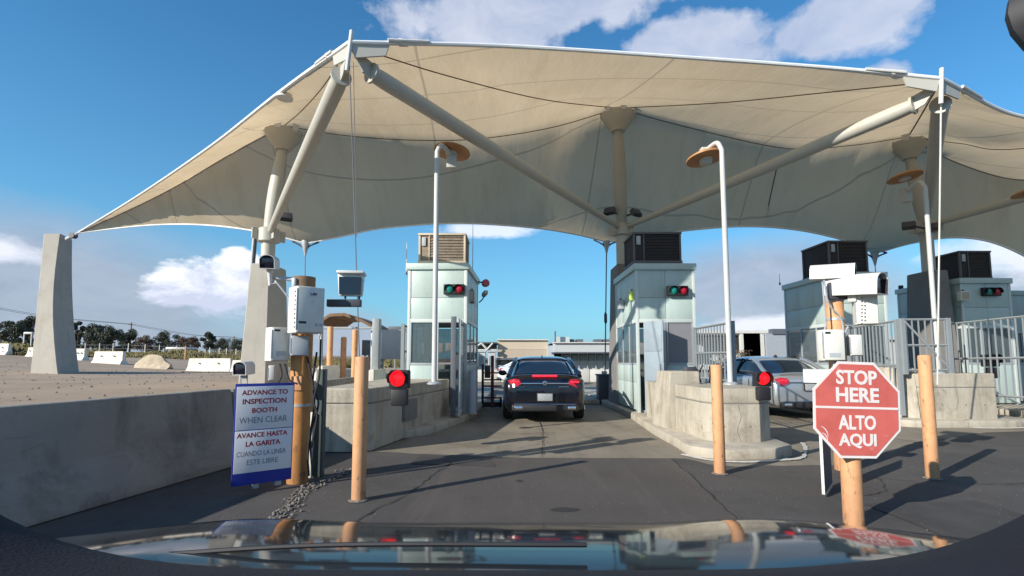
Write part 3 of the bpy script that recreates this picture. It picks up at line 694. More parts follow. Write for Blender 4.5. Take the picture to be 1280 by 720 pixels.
# prop from left peak down to the left mast in white is already there; floodlights on the masts
def flood(p, yaw, label, tilt=R(-35)):
    t = thing('floodlight', label, 'floodlight', tuple(p), 'floodlights clamped to the canopy masts')
    bm = NB(); box(bm, Vector(p) + Vector((-.16, -.07, -.11)), Vector(p) + Vector((.16, .07, .11)), rz=yaw, rx=tilt, bev=.02); part('housing', bm, 'darkmetal', t)
    bm = NB(); f = Vector(p) + Vector((math.sin(yaw)*.06, -math.cos(yaw)*.06, -.05)); box(bm, f + Vector((-.13, -.02, -.08)), f + Vector((.13, .02, .08)), rz=yaw, rx=tilt); part('lens', bm, 'blackg', t)
    return t
def flood_arm(t, p, q):
    bm = NB(); tube(bm, [Vector(p), Vector(q)], 0.03, 8); part('bracket', bm, 'darkmetal', t)
for (a, b, Y, cpt, lab) in ((357, 271, 12.7, cL, 'dark floodlight hanging in front of the canopy right of the left mast'), (762, 264, 14.5, cC, 'dark floodlight on the left side of the central mast'), (795, 266, 14.5, cC, 'dark floodlight on the right side of the central mast'),
                       (1136, 282, 14.2, cR, 'dark floodlight on the left side of the right mast'), (1166, 284, 14.2, cR, 'dark floodlight on the right side of the right mast behind the lamp pole')):
    p = W(a, b, Y); s = 1 if p.x > cpt.x else -1
    t = flood(p, s*R(35), lab); flood_arm(t, p, Vector((cpt.x, Y + .35, p.z - .02)))
# tall anchor pier on the dirt lot
def anchor_pier():
    Y = 20; bl, br = W(38, 467, Y), W(100, 467, Y); tl, tr = W(52, 291, Y), W(74, 291, Y)
    t = thing('anchor_pier', 'tall leaning pale concrete pier on the dirt lot holding the canopy corner', 'pier', ((bl.x+br.x)/2, Y, .8))
    zb, zt = 0.6, tl.z
    # front face lies from left to right with the shaded side turned to the lane
    F0 = [Vector((bl.x, Y, zb)), Vector((W(80, 467, Y).x, Y-.2, zb)), Vector((W(101, 463, Y + 1.3).x, Y + 1.3, zb)), Vector((W(50, 463, Y + 1.6).x, Y + 1.6, zb))]
    F1 = [Vector((tl.x, Y + .1, zt)), Vector((W(73, 291, Y).x, Y + .1, zt)), Vector((W(91, 297, Y + .75).x, Y + 0.75, zt - .1)), Vector((W(60, 291, Y + .8).x, Y + .8, zt))]
    n = 9; bm = NB(); rows = []
    for i in range(n):
        u = i/(n-1); rows.append([])
        for k in range(4):
            p = F0[k].lerp(F1[k], u)
            if k in (1, 2): p.x -= (0.25 if k == 1 else .12)*math.sin(math.pi*u)
            rows[-1].append(bm.verts.new(p))
    for r0, r1 in zip(rows, rows[1:]):
        for k in range(4): bm.faces.new((r0[k], r0[(k+1) % 4], r1[(k+1) % 4], r1[k]))
    bm.faces.new(rows[0][::-1]); bm.faces.new(rows[-1]); bmesh.ops.recalc_face_normals(bm, faces=bm.faces); bevel_all(bm, .03, 1, 40)
    part('shaft', bm, 'pier', t, smooth=20)
    q = W(84, 299, Y + .2); bm = NB(); tube(bm, [q, q.lerp(P_, .5), P_], [.09, .06, .04], 10); part('tie_rod', bm, 'steel', t)
    bm = NB(); lathe(bm, [(.11, -.1), (.11, .1)], q.lerp(P_, .55), 12, axis=(0, 1, 0)); part('pin', bm, 'darkmetal', t)
anchor_pier()
# striped stay rod left of the pier
sy = thing('stay_rod', 'long slim steel stay rod leaning beside the left pier', 'stay rod', (W(303, 455, 13.6).x, 13.6, .8))
bm = NB(); tube(bm, [W(318, 289, 15.6), W(302, 478, 13.6)], 0.045, 8); part('rod', bm, 'steel', sy)
bm = NB(); tube(bm, [W(321, 289, 15.65), W(305.5, 478, 13.65)], 0.03, 8); part('dark_cable', bm, 'cable', sy)
bm = NB(); lathe(bm, [(.16, -.12), (.14, -.04), (.05, .03)], W(356, 116, 9.7), 16); tag(part('white_dome', bm, 'white', origin=tuple(W(356, 116, 9.7))), 'small white dome on the upper left slope of the canopy', 'dome')

#=====ISLANDS=====
def island(poly, label, h=0.13):
    t = thing('kerbed_island', label, 'island', (poly[0][0], poly[0][1], 0))
    bm = NB(); prism(bm, poly, -.05, h); bevel_all(bm, 0.03, 2, 50); part('kerb', bm, 'concrete', t, smooth=35)
    return t
def arc(cx, cy, r, a0, a1, n=6, ry=None):
    ry = ry or r; return [(cx + r*math.cos(R(a0 + (a1-a0)*i/n)), cy + ry*math.sin(R(a0 + (a1-a0)*i/n))) for i in range(n+1)]
i2 = [(2.82, 24), (2.82, 12.3), (2.62, 9.6), (2.60, 8.2)] + arc(3.15, 7.75, 0.60, 190, 265, 6, .55) + arc(3.62, 7.8, 0.50, 275, 350, 6, .50) + [(4.3, 9.6), (4.4, 12), (4.5, 24)]
island(i2, 'rounded concrete kerb island carrying the second booth')
i1 = [(-2.9, 24), (-2.95, 9.0)] + [(-2.75, 8.3), (-1.55, 9.6), (-1.0, 11.9), (-0.85, 13), (-0.85, 24)]
island(i1, 'concrete kerb island carrying the first booth')
i3 = [(8.2, 28), (8.05, 12.3)] + arc(8.7, 11.2, 0.75, 190, 265, 6, .6) + arc(10.2, 11.3, 0.8, 275, 350, 6, .7) + [(11.1, 14), (11.1, 28)]
island(i3, 'concrete kerb island carrying the third booth behind the stop sign')
i4 = [(12.5, 28), (12.4, 12.3)] + arc(13.0, 11.3, 0.7, 190, 265, 6, .6) + arc(14.2, 11.3, 0.7, 275, 350, 6, .7) + [(15.0, 14), (15, 28)]
island(i4, 'concrete kerb island carrying the fourth booth at the far right')
# caulk line around the second island
def bead(pts, label):
    P = spline([Vector((x, y, 0)) for x, y in pts], 10); bm = NB(); L, Q = [], []
    for i, p in enumerate(P):
        d = P[min(i+1, len(P)-1)] - P[max(i-1, 0)]; n_ = Vector((-d.y, d.x, 0)).normalized(); ww = rng.uniform(.012, .04)
        L.append(bm.verts.new(p + n_*ww*rng.uniform(.6, 1.5) + Vector((0, 0, .012)))); Q.append(bm.verts.new(p - n_*ww + Vector((0, 0, .003))))
    for i in range(len(P)-1): bm.faces.new((Q[i], Q[i+1], L[i+1], L[i]))
    struct('kerb_sealant', bm, 'gripaint', smooth=0)
bead([(2.45, 7.55), (2.7, 7.12), (3.1, 6.98), (3.6, 7.1), (4.05, 7.3), (4.5, 8.0), (4.8, 8.6)], '')
bead([(9.3, 10.45), (9.9, 10.42), (10.6, 10.6), (11.1, 11.1)], '')
# spread of kerb step between lane 1 and the apron
def block(poly, z0, z1, zj, label, parent=None):
    """precast crash block: body, recessed joint, cap"""
    t = thing('crash_block', label, 'crash block', (poly[0][0], poly[0][1], z0))
    cx = sum(p[0] for p in poly)/len(poly); cy = sum(p[1] for p in poly)/len(poly)
    bm = NB(); prism(bm, poly, z0, zj - .008); bevel_all(bm, .012, 2, 40); part('body', bm, 'concrete', t, smooth=20)
    bm = NB(); prism(bm, [(cx + (x-cx)*.985, cy + (y-cy)*.985) for x, y in poly], zj - .02, zj + .02); part('joint', bm, 'pierdark', t, smooth=0)
    bm = NB(); prism(bm, poly, zj + .008, z1); bevel_all(bm, .018, 2, 40); part('cap', bm, 'concrete', t, smooth=20)
    return t
b2 = block([(2.95, 9.35), (2.98, 8.15), (3.08, 7.85), (3.75, 7.85), (4.02, 8.1), (4.05, 9.35)], .12, .93, .70, 'stepped sand coloured concrete crash block behind the middle bollard')
bm = NB(); prism(bm, [(2.74, 10.15), (2.80, 9.39), (3.42, 9.39), (3.42, 10.15)], .12, 1.16, [(2.84, 10.1), (2.88, 9.39), (3.42, 9.39), (3.42, 10.1)]); bevel_all(bm, .02, 2, 40)
bm2 = part('tall_step', bm, 'concrete', b2, smooth=20)
bm = NB(); prism(bm, [(2.96, 11.4), (2.97, 10.19), (4.0, 10.19), (4.0, 11.4)], .12, .9); bevel_all(bm, .02, 2, 40); part('rear_body', bm, 'concrete', b2, smooth=20)
bm = NB(); box(bm, (4.10, 8.5, .0), (4.22, 8.62, .42)); part('guard_stub', bm, 'concrete', b2)
b1 = block([(-2.92, 7.75), (-2.25, 7.72), (-2.12, 7.85), (-1.42, 11.7), (-2.92, 11.7)], .0, .94, .71, 'wide concrete crash block behind the nearest left bollard')
bm = NB()
for (x0, y0, x1, y1) in ((-1.93, 9.0, -1.80, 9.6),):
    box(bm, (x0, y0, .30), (x1, y1, .66), rz=R(-10.3), bev=.01)
part('cover_plate', bm, 'pierdark', b1)
b3 = block([(8.5, 12.8), (8.62, 11.3), (8.85, 10.95), (10.25, 10.95), (10.45, 11.2), (10.45, 12.8)], .1, 1.08, .78, 'rounded concrete crash block behind the right bollard')
bm = NB(); prism(bm, [(8.22, 12.2), (8.22, 11.5), (8.72, 11.05), (8.80, 12.2)], .1, 1.2, [(8.36, 12.1), (8.36, 11.55), (8.72, 11.15), (8.78, 12.1)]); bevel_all(bm, .02, 1, 40); part('tall_step', bm, 'concrete', b3, smooth=20)
b4 = block([(12.9, 12.8), (13.0, 11.2), (14.4, 11.2), (14.5, 12.8)], .1, 1.0, .75, 'concrete crash block at the far right edge')

#=====BOOTHS=====
def booth(x0, y0, rz, door, label, sx=1.43, sy=2.4, z0=.13, H=3.69):
    t = thing('inspection_booth', label, 'booth', (x0, y0, z0)); t.rotation_euler.z = rz
    o = WL[t.name]
    def B(name, a, b, m, bev=.004, par=t, lab=None):
        bm = NB(); box(bm, o + Vector(a), o + Vector(b), bev=bev); return part(name, bm, m, par, label=lab)
    H -= z0; zl, zw = 1.12, 2.13      # top of lower panels, top of windows
    f = .07
    for (x, y) in ((0, 0), (sx - f, 0), (0, sy - f), (sx - f, sy - f)): B('corner_post', (x, y, 0), (x + f, y + f, H - .16), 'boothtrim')
    B('floor_plate', (f, f, 0.0), (sx - f, sy - f, .05), 'interior')
    B('ceiling_plate', (f, f, zw + .02), (sx - f, sy - f, zw + .06), 'interior')
    B('roof', (-.04, -.04, H - .155), (sx + .04, sy + .04, H), 'booth', .012)
    zm = zw + (H - .16 - zw) * .47
    def wallpan(axis, lo, hi, pos, thick, zs):
        for (a, b) in ((lo, hi),):
            pass
    # upper cladding: two by two on the front, two by three on the sides
    for (za, zb) in ((zw + .09, zm - .004), (zm + .004, H - .16)):
        xm = sx*.50
        for (xa, xb) in ((f + .002, xm - .004), (xm + .004, sx - f - .002)):
            B('cladding_panel', (xa, .012, za), (xb, .04, zb), 'booth', .002); B('cladding_panel', (xa, sy - .04, za), (xb, sy - .012, zb), 'booth', .002)
        for k in range(3):
            ya = f + .002 + (sy - 2*f)*k/3; yb = f - .002 + (sy - 2*f)*(k+1)/3
            B('cladding_panel', (.012, ya, za), (.04, yb, zb), 'booth', .002); B('cladding_panel', (sx - .04, ya, za), (sx - .012, yb, zb), 'booth', .002)
    # belt rail above windows
    B('head_rail', (f, .0, zw), (sx - f, .06, zw + .087), 'boothtrim'); B('head_rail', (0, f, zw), (.06, sy - f, zw + .087), 'boothtrim'); B('head_rail', (sx - .06, f, zw), (sx, sy - f, zw + .087), 'boothtrim')
    # sides and back: panels below, windows above
    n = 3
    for k in range(n):
        ya = f + (sy - 2*f)*k/n; yb = f + (sy - 2*f)*(k+1)/n
        for (xa, xb, gx) in ((.012, .04, .02), (sx - .04, sx - .012, sx - .03)):
            B('lower_panel', (xa, ya + .003, .05), (xb, yb - .003, zl - .42), 'booth', .002)
            B('lower_panel', (xa, ya + .003, zl - .415), (xb, yb - .003, zl), 'booth', .002)
            g = B('window', (gx, ya + .03, zl + .05), (gx + .01, yb - .03, zw), 'glass', 0)
            for (a1, b1) in (((gx - .012, ya + .002, zl), (gx + .022, ya + .028, zw)), ((gx - .012, yb - .028, zl), (gx + .022, yb - .002, zw)), ((gx - .012, ya + .03, zl), (gx + .022, yb - .03, zl + .048))):
                B('frame', a1, b1, 'frame', .002, g)
    B('lower_panel', (f, sy - .04, .05), (sx - f, sy - .012, zl), 'booth'); B('window', (f + .03, sy - .03, zl + .05), (sx - f - .03, sy - .02, zw), 'glass', 0)
    # counter, monitor and paperwork inside
    B('counter', (f, 1.0, .95), (sx - f, 1.55, 1.0), 'interior')
    B('monitor', (.22, .55, 1.38), (.62, .60, 1.66), 'paper', .01); B('monitor_stand', (.38, .6, 1.0), (.46, .66, 1.4), 'black')
    B('cabinet', (.85, 1.3, .05), (1.3, 1.7, 1.45), 'interior')
    B('notice', (.24, sy - .06, 1.45), (.45, sy - .045, 1.72), 'paper'); B('notice', (.52, sy - .06, 1.5), (.68, sy - .045, 1.72), 'paper')
    def win(xa, xb, m='glass', za=zl, zb=zw):
        g = B('window', (xa + .03, .025, za + .05), (xb - .03, .035, zb), m, 0)
        B('frame', (xa, .0, za), (xa + .03, .06, zb), 'frame', .002, g); B('frame', (xb - .03, .0, za), (xb, .06, zb), 'frame', .002, g); B('frame', (xa + .03, .0, za), (xb - .03, .06, za + .05), 'frame', .002, g)
    if door == 'right':            # window left, doorway right, leaf swung towards the lane side
        win(f, .66); B('door_jamb', (.66, -.01, .03), (.75, .07, zw), 'boothtrim')
        B('lower_panel', (f, .012, .05), (.655, .04, zl), 'booth')
        B('blind', (.40, .05, 1.3), (.62, .06, zw), 'shade')
    elif door == 'left':
        B('door_jamb', (.62, -.01, .03), (.70, .07, zw), 'frame'); win(.72, sx - f, 'shade')
        B('lower_panel', (.72, .012, .05), (sx - f, .04, zl), 'booth')
    else:
        win(f, .50); win(.52, sx - f); B('blind', (.60, .06, 1.62), (1.28, .07, zw), 'shade'); B('lower_panel', (f, .012, .05), (sx - f, .04, zl), 'booth')
    return t
bo1 = booth(-2.50, 12.2, R(-2.5), 'right', 'pale green-white inspection booth left of the dark sedan with tan cooler on its roof')
bo2 = booth(2.97, 12.2, 0, 'left', 'inspection booth right of the dark sedan, its upper front crossed by the canopy shadow')
bo3 = booth(8.45, 13.4, 0, 'none', 'inspection booth behind the white cameras above the stop sign')
bo4 = booth(12.72, 14.4, 0, 'none', 'inspection booth at the far right behind the right lamp pole')
bo5 = booth(16.45, 17.0, 0, 'none', 'partly visible inspection booth cut by the right edge of the photo')

def leaf_door(hx, hy, wd, ang, z0, z1, label, style, m):
    """door leaf hinged at (hx,hy); ang measured from -Y"""
    t = thing('booth_door', label, 'door', (hx, hy, z0))
    mt = Matrix.Translation((hx, hy, z0)) @ Matrix.Rotation(ang, 4, 'Z')
    def B(name, a, b, mm):
        bm = NB(); box(bm, a, b, bev=.004); bmesh.ops.transform(bm, matrix=mt, verts=bm.verts); part(name, bm, mm, t)
    H = z1 - z0; th = .045
    # local: leaf runs along -Y, thickness along X
    if style == 'framed':
        for (ya, yb) in ((-wd, -wd + .09), (-.08, 0)): B('stile', (0, ya, 0), (th, yb, H), m)
        for (za, zb) in ((0, .10), (H*.28, H*.28+.06), (H*.60, H*.60 + .07), (H - .09, H)): B('rail', (0.002, -wd + .09, za), (th - .002, -.08, zb), m)
        B('mullion', (.003, -wd*.52, .10), (th - .003, -wd*.52 + .03, H*.60), m)
        B('pane', (.018, -wd + .09, H*.60 + .07), (.026, -.08, H - .09), 'glass')
        B('panel', (.015, -wd + .09, .10), (.03, -.08, H*.28), 'lightgrey'); B('panel', (.015, -wd + .09, H*.28 + .06), (.03, -.08, H*.60), 'lightgrey')
        B('edge_post', (-.16, -wd - .06, .0), (-.05, -wd + .06, H + .04), 'bdark')
    else:
        B('leaf', (.006, -wd, 0), (th - .006, 0, H), m)
        for (za, zb) in ((.02, H*.34), (H*.35, H*.66), (H*.67, H - .02)):
            B('panel', (-.004, -wd + .03, za), (.008, -.03, zb), m); B('panel', (th - .008, -wd + .03, za), (th + .004, -.03, zb), m)
        B('handle', (-.05, -wd + .06, H*.45), (-.01, -wd + .09, H*.53), 'steel')
leaf_door(-1.20, 12.15, 1.0, R(2), .16, 2.27, 'open white framed door leaf of the first booth', 'framed', 'boothtrim')
leaf_door(3.12, 12.15, 0.60, R(30), .15, 2.27, 'open grey-blue door leaf of the second booth', 'solid', 'doorblue')

def signal2(p, label, rz=0):
    t = thing('lane_signal', label, 'traffic signal', tuple(p), 'two lamp signals on the booth fronts')
    bm = NB(); box(bm, Vector(p) + Vector((-.25, -.10, -.12)), Vector(p) + Vector((.25, .01, .12)), bev=.015); part('housing', bm, 'black', t)
    for s, m in ((-.115, 'green'), (.115, 'red')):
        bm = NB(); lathe(bm, [(.095, 0), (.09, .02), (.06, .04), (.01, .05)], Vector(p) + Vector((s, -.10, 0)), 20, axis=(0, -1, 0)); part('lens', bm, m, t)
        bm = NB(); c = Vector(p) + Vector((s, -.10, 0)); L = []
        for k in range(13):
            a = R(-20 + 220*k/12); d = Vector((math.cos(a), 0, math.sin(a)))
            L.append((bm.verts.new(c + d*.105), bm.verts.new(c + d*.108 + Vector((0, -.09, 0)))))
        for a, b in zip(L, L[1:]): bm.faces.new((a[0], b[0], b[1], a[1]))
        bmesh.ops.solidify(bm, geom=bm.faces[:], thickness=.004); part('visor', bm, 'black', t)
signal2(W(568, 362, 12.16), 'green and red signal pair on the front of the first booth')
signal2(W(846, 364, 12.19), 'green and red signal pair on the shaded front of the second booth')
signal2(W(1237, 365, 14.39), 'green and red signal pair on the far right booth front')

def cooler(a, b, label, case, pad, rz=0.0, grid=False):
    a = Vector(a); b = Vector(b); c = (a + b)/2; t = thing('evaporative_cooler', label, 'air cooler', (c.x, c.y, a.z)); t.rotation_euler.z = 0
    def B(name, p, q, m, bev=.006):
        bm = NB(); box(bm, p, q, bev=bev, rz=rz, piv=(c.x, c.y, a.z)); return part(name, bm, m, t)
    e = .05; x0, y0, z0 = a; x1, y1, z1 = b
    B('core', (x0 + .03, y0 + .03, z0 + .04), (x1 - .03, y1 - .03, z1 - .03), pad)
    B('base_pan', (x0 - .01, y0 - .01, z0), (x1 + .01, y1 + .01, z0 + .06), case); B('lid', (x0 - .015, y0 - .015, z1 - .05), (x1 + .015, y1 + .015, z1), case)
    for (x, y) in ((x0, y0), (x1 - e, y0), (x0, y1 - e), (x1 - e, y1 - e)): B('corner_strip', (x, y, z0 + .06), (x + e, y + e, z1 - .05), case)
    B('pad_frame', (x0 + .25, y0 + .005, z0 + .06), (x0 + .28, y0 + .035, z1 - .05), case)
    n = 9                                                    # louvre slats on front and side
    for k in range(n):
        z = z0 + .09 + (z1 - z0 - .18)*k/(n-1)
        B('slat', (x0 + .285, y0 + .008, z - .012), (x1 - e - .004, y0 + .03, z + .006), pad, 0)
    B('data_plate', (x0 + .08, y0 - .006, z1 - .32), (x0 + .18, y0 + .03, z1 - .1), 'lightgrey')
    return t
zr = 3.69
for k, (xa, xb, Y) in enumerate(((525, 585, 12.45), )):
    cooler((W(523, 320, 12.5).x, 12.5, zr + .07), (W(582, 320, 12.5).x, 13.5, zr + .82), 'weathered tan rooftop cooler on the first booth with a dark shadow band', 'coolerframe', 'cooler')
cooler((W(792, 320, 12.45).x, 12.45, zr + .06), (W(852, 320, 12.45).x, 13.5, zr + .84), 'dark rooftop cooler in the shade on the second booth', 'shaded_coolerframe', 'shaded_cooler')
cooler((W(1036, 320, 13.9).x, 13.9, zr + .05), (W(1076, 320, 13.9).x + .2, 15.2, zr + .97), 'dark rooftop cooler on the third booth above the white cameras', 'shaded_coolerframe', 'shaded_cooler')
cooler((W(1199, 320, 14.9).x, 14.9, zr + .05), (W(1230, 320, 14.9).x + .2, 16.0, zr + .9), 'dark rooftop cooler on the fourth booth at the right', 'shaded_coolerframe', 'shaded_cooler')

def sidebox(p, s, m, name, label, cat, lens=None):
    p = Vector(p); t = thing(name, label, cat, tuple(p))
    bm = NB(); box(bm, p - Vector(s), p + Vector(s), bev=.01); part('housing', bm, m, t)
    q = Vector((p.x - s[0] - .004, p.y, p.z)) if lens == 'left' else Vector((p.x, p.y - s[1] - .004, p.z)); e = Vector((.006, s[1]*.8, s[2]*.8)) if lens == 'left' else Vector((s[0]*.8, .006, s[2]*.8))
    bm = NB(); box(bm, q - e, q + e); part('face', bm, 'lime' if m == 'lime' else 'lightgrey' if m != 'offwhite' else 'tan2', t)
    bm = NB(); box(bm, p + Vector((-.02, -.02, s[2])), p + Vector((.02, .02, s[2] + .05))); part('bracket', bm, 'darkmetal', t)
    return t
sidebox(W(790, 370, 12.6), (.05, .10, .12), 'lime', 'lime_indicator', 'small lime-green indicator on the left side of the second booth', 'indicator', 'left')
sidebox(W(776, 381, 13.6), (.06, .12, .12), 'lightgrey', 'side_speaker', 'small grey unit on the left side of the second booth below the lime indicator', 'speaker', 'left')
sidebox(W(1168, 379, 15.6), (.06, .10, .14), 'lime', 'lime_indicator', 'small lime-green indicator on the left side of the fourth booth', 'indicator', 'left')
sidebox(W(1204, 370, 14.3), (.12, .08, .13), 'offwhite', 'wall_lamp', 'tan wall lamp on the front corner of the fourth booth', 'lamp')
sidebox(W(1005, 376, 15.0), (.05, .18, .16), 'darkmetal', 'side_vent', 'dark square vent on the sunlit left side of the third booth', 'vent', 'left')
sidebox(W(590, 371, 12.9), (.05, .14, .16), 'shade', 'side_speaker', 'grey box on the lane side of the first booth', 'speaker')
# lamp and camera on the lane side of the first booth
def round_lamp(p, wallp, label, m, r=.11):
    t = thing('warning_beacon', label, 'beacon', tuple(p)); bm = NB(); lathe(bm, [(r*.6, -.06), (r, -.04), (r, .04), (r*.8, .07)], p, 20, axis=(.3, -1, 0)); part('lens', bm, m, t)
    bm = NB(); tube(bm, [wallp, Vector(p) + Vector((0, .06, 0))], .02, 8); part('arm', bm, 'darkmetal', t)
round_lamp(W(607, 354, 13.0), W(598, 352, 13.2), 'round purple-red beacon on an arm right of the first booth', 'tail', .10)
def small_cam(p, wallp, label, yaw=0, m='darkmetal', s=1.0):
    t = thing('security_camera', label, 'camera', tuple(p)); p = Vector(p)
    bm = NB(); box(bm, p + Vector((-.05*s, -.13*s, -.05*s)), p + Vector((.05*s, .13*s, .05*s)), rz=yaw, rx=R(-12), bev=.015*s); part('housing', bm, m, t)
    bm = NB(); tube(bm, [wallp, (Vector(wallp) + p)/2 + Vector((0, 0, -.05*s)), p + Vector((0, .04, -.04*s))], .016*s, 8); part('arm', bm, 'darkmetal', t)
small_cam(W(606, 367, 13.0), W(599, 378, 13.2), 'small grey camera under the round beacon on the first booth', R(20), 'frame')
small_cam(W(1134, 368, 17), W(1126, 374, 17), 'small black camera on the tall dark pole between the far booths', R(60), 'black', 1.3)
cp = thing('camera_pole', 'slim black pole carrying a small camera in the gap beside the right pier', 'pole', (W(1126, 451, 17).x, 17, 0))
bm = NB(); tube(bm, [(W(1126, 451, 17).x, 17, 0), W(1126, 357, 17)], .07, 10); part('shaft', bm, 'black', cp); bm = NB(); lathe(bm, [(.12, 0), (.12, .03)], (W(1126, 451, 17).x, 17, 0), 10); part('base_plate', bm, 'black', cp)
# antennas
def antenna(p, h, label):
    t = thing('antenna', label, 'antenna', tuple(p)); bm = NB(); tube(bm, [p, Vector(p) + Vector((0, 0, h))], [.012, .007], 6); part('whip', bm, 'white', t); bm = NB(); lathe(bm, [(.03, 0), (.02, .08)], p, 8); part('foot', bm, 'darkmetal', t)
antenna(Vector((W(508, 451, 12.6).x, 12.4, 3.45)), .8, 'white whip antenna at the left edge of the first booth')
antenna(Vector((W(590, 451, 13.5).x, 13.5, 3.7)), 1.4, 'tall thin white antenna at the right rear of the first booth roof')
antenna(Vector((W(988, 451, 15.5).x, 15.9, 3.72)), .35, 'short antenna at the left rear of the third booth roof')
antenna(Vector((W(857, 451, 13.5).x, 13.5, 3.72)), .3, 'stub antenna beside the dark cooler of the second booth')

#=====POSTS=====
def bollard(px_, py_, top_py, label, r=.068, lean=0, m='orange'):
    g = G(px_, py_); z1 = CAMZ + (451 - top_py)*g.y/F
    t = thing('bollard', label, 'bollard', tuple(g), 'orange pipe bollards')
    bm = NB(); n = 24
    lathe(bm, [(r, 0), (r, z1*.5), (r, z1 - .02), (r*.93, z1 - .004), (r*.6, z1 + .004)], g, n)
    part('pipe', bm, m, t, smooth=40)
    bm = NB(); lathe(bm, [(r + .03, 0), (r + .012, .012)], g + Vector((0, 0, .0)), 18); part('collar', bm, 'rubble', t)
    return t
bollard(448, 625, 446, 'nearest orange bollard in front of the left crash block')
bollard(900, 592, 456, 'orange bollard in front of the second crash block')
bollard(1166, 598, 444, 'orange bollard right of the stop sign')

def lamp_post(base, ztop, side, disc_px, label, Yd):
    base = Vector(base); t = thing('lamp_post', label, 'lamp post', tuple(base), 'curved lamp posts')
    d = W(*disc_px, Yd); r = .047
    pts = [base, Vector((base.x, base.y, ztop - .5)), Vector((base.x, base.y, ztop - .18))]
    top = Vector((d.x, d.y, ztop + .02))
    arm = spline([pts[-1], Vector((base.x, base.y, ztop)) + (top - Vector((base.x, base.y, ztop)))*.25 + Vector((0, 0, .0)), top.lerp(Vector((base.x, base.y, ztop)), .3), top + Vector((0, 0, -.05))], 6)
    bm = NB(); tube(bm, pts[:2] + arm, [r, r] + [r*.92]*len(arm), 16); part('pole', bm, 'pole', t)
    bm = NB(); box(bm, top + Vector((-.10, -.08, -.30)), top + Vector((.10, .08, .03)), bev=.02); part('ballast_box', bm, 'mast', t)
    bm = NB(); D = d; lathe(bm, [(.05, .10), (.28, .065), (.36, .02), (.36, -.01), (.30, -.02)], D, 32, axis=(0.12*side, .10, 1)); part('reflector_disc', bm, 'lampdisc', t, smooth=35)
    bm = NB(); lathe(bm, [(.12, -.02), (.12, -.05), (.02, -.06)], D, 20, axis=(0.12*side, .10, 1)); part('lamp_bowl', bm, 'white', t)
    bm = NB(); lathe(bm, [(.13, 0), (.13, .02), (.085, .05)], base, 16); part('base_flange', bm, 'steel', t)
    return t
Yl = 9.3
lamp_post((W(543, 451, Yl).x, Yl, .93), W(0, 178, Yl).z, 1, (565, 190), 'curved white lamp post rising from the left crash block', 9.9)
lamp_post((W(912, 451, 9.15).x, 9.15, .93), W(0, 176, 9.15).z, -1, (882, 198), 'curved white lamp post rising from the second crash block', 9.6)
lamp_post((W(1172, 451, 11.1).x, 11.1, 1.07), W(0, 224, 11.1).z, -1, (1131, 222), 'curved white lamp post behind the right bollard', 11.9)
lamp_post((W(1309, 451, 11.1).x + .9, 11.4, .98), W(0, 224, 11.4).z, -1, (1288, 241), 'curved lamp post just outside the right edge, its disc at the edge', 12.2)

def round_signal(p, label, lit, s=1.0, face=(0, -1, 0)):
    p = Vector(p); t = thing('stop_signal', label, 'traffic signal', tuple(p))
    bm = NB(); box(bm, p + Vector((-.13, 0, -.15))*s, p + Vector((.16, .17, .12))*s, bev=.02); part('housing', bm, 'black', t)
    bm = NB(); lathe(bm, [(.118*s, 0), (.11*s, .02), (.07*s, .04), (.01, .05)], p + Vector((0, 0, 0.0)), 24, axis=face); part('lens', bm, 'redlit' if lit else 'blackg', t)
    bm = NB(); L = []
    for k in range(17):
        a = R(-30 + 240*k/16); d = Vector((math.cos(a), 0, math.sin(a))); L.append((bm.verts.new(p + d*.125*s), bm.verts.new(p + d*.13*s + Vector((0, -.13*s, 0)))))
    for a, b in zip(L, L[1:]): bm.faces.new((a[0], b[0], b[1], a[1]))
    bmesh.ops.solidify(bm, geom=bm.faces[:], thickness=.005); part('visor', bm, 'black', t)
    bm = NB(); box(bm, p + Vector((-.10, .0, -.40))*s, p + Vector((.14, .14, -.16))*s, bev=.02); part('lower_box', bm, 'black', t)
    return t
round_signal(W(497, 473, 7.55), 'lit red signal at the front corner of the left crash block', True, 1.0)
round_signal(W(954, 473, 7.75), 'lit red signal on the right corner of the second crash block', True, .82)
round_signal(W(1241, 450, 11.3), 'unlit black round signal on the crash block at the right', False, 1.0)

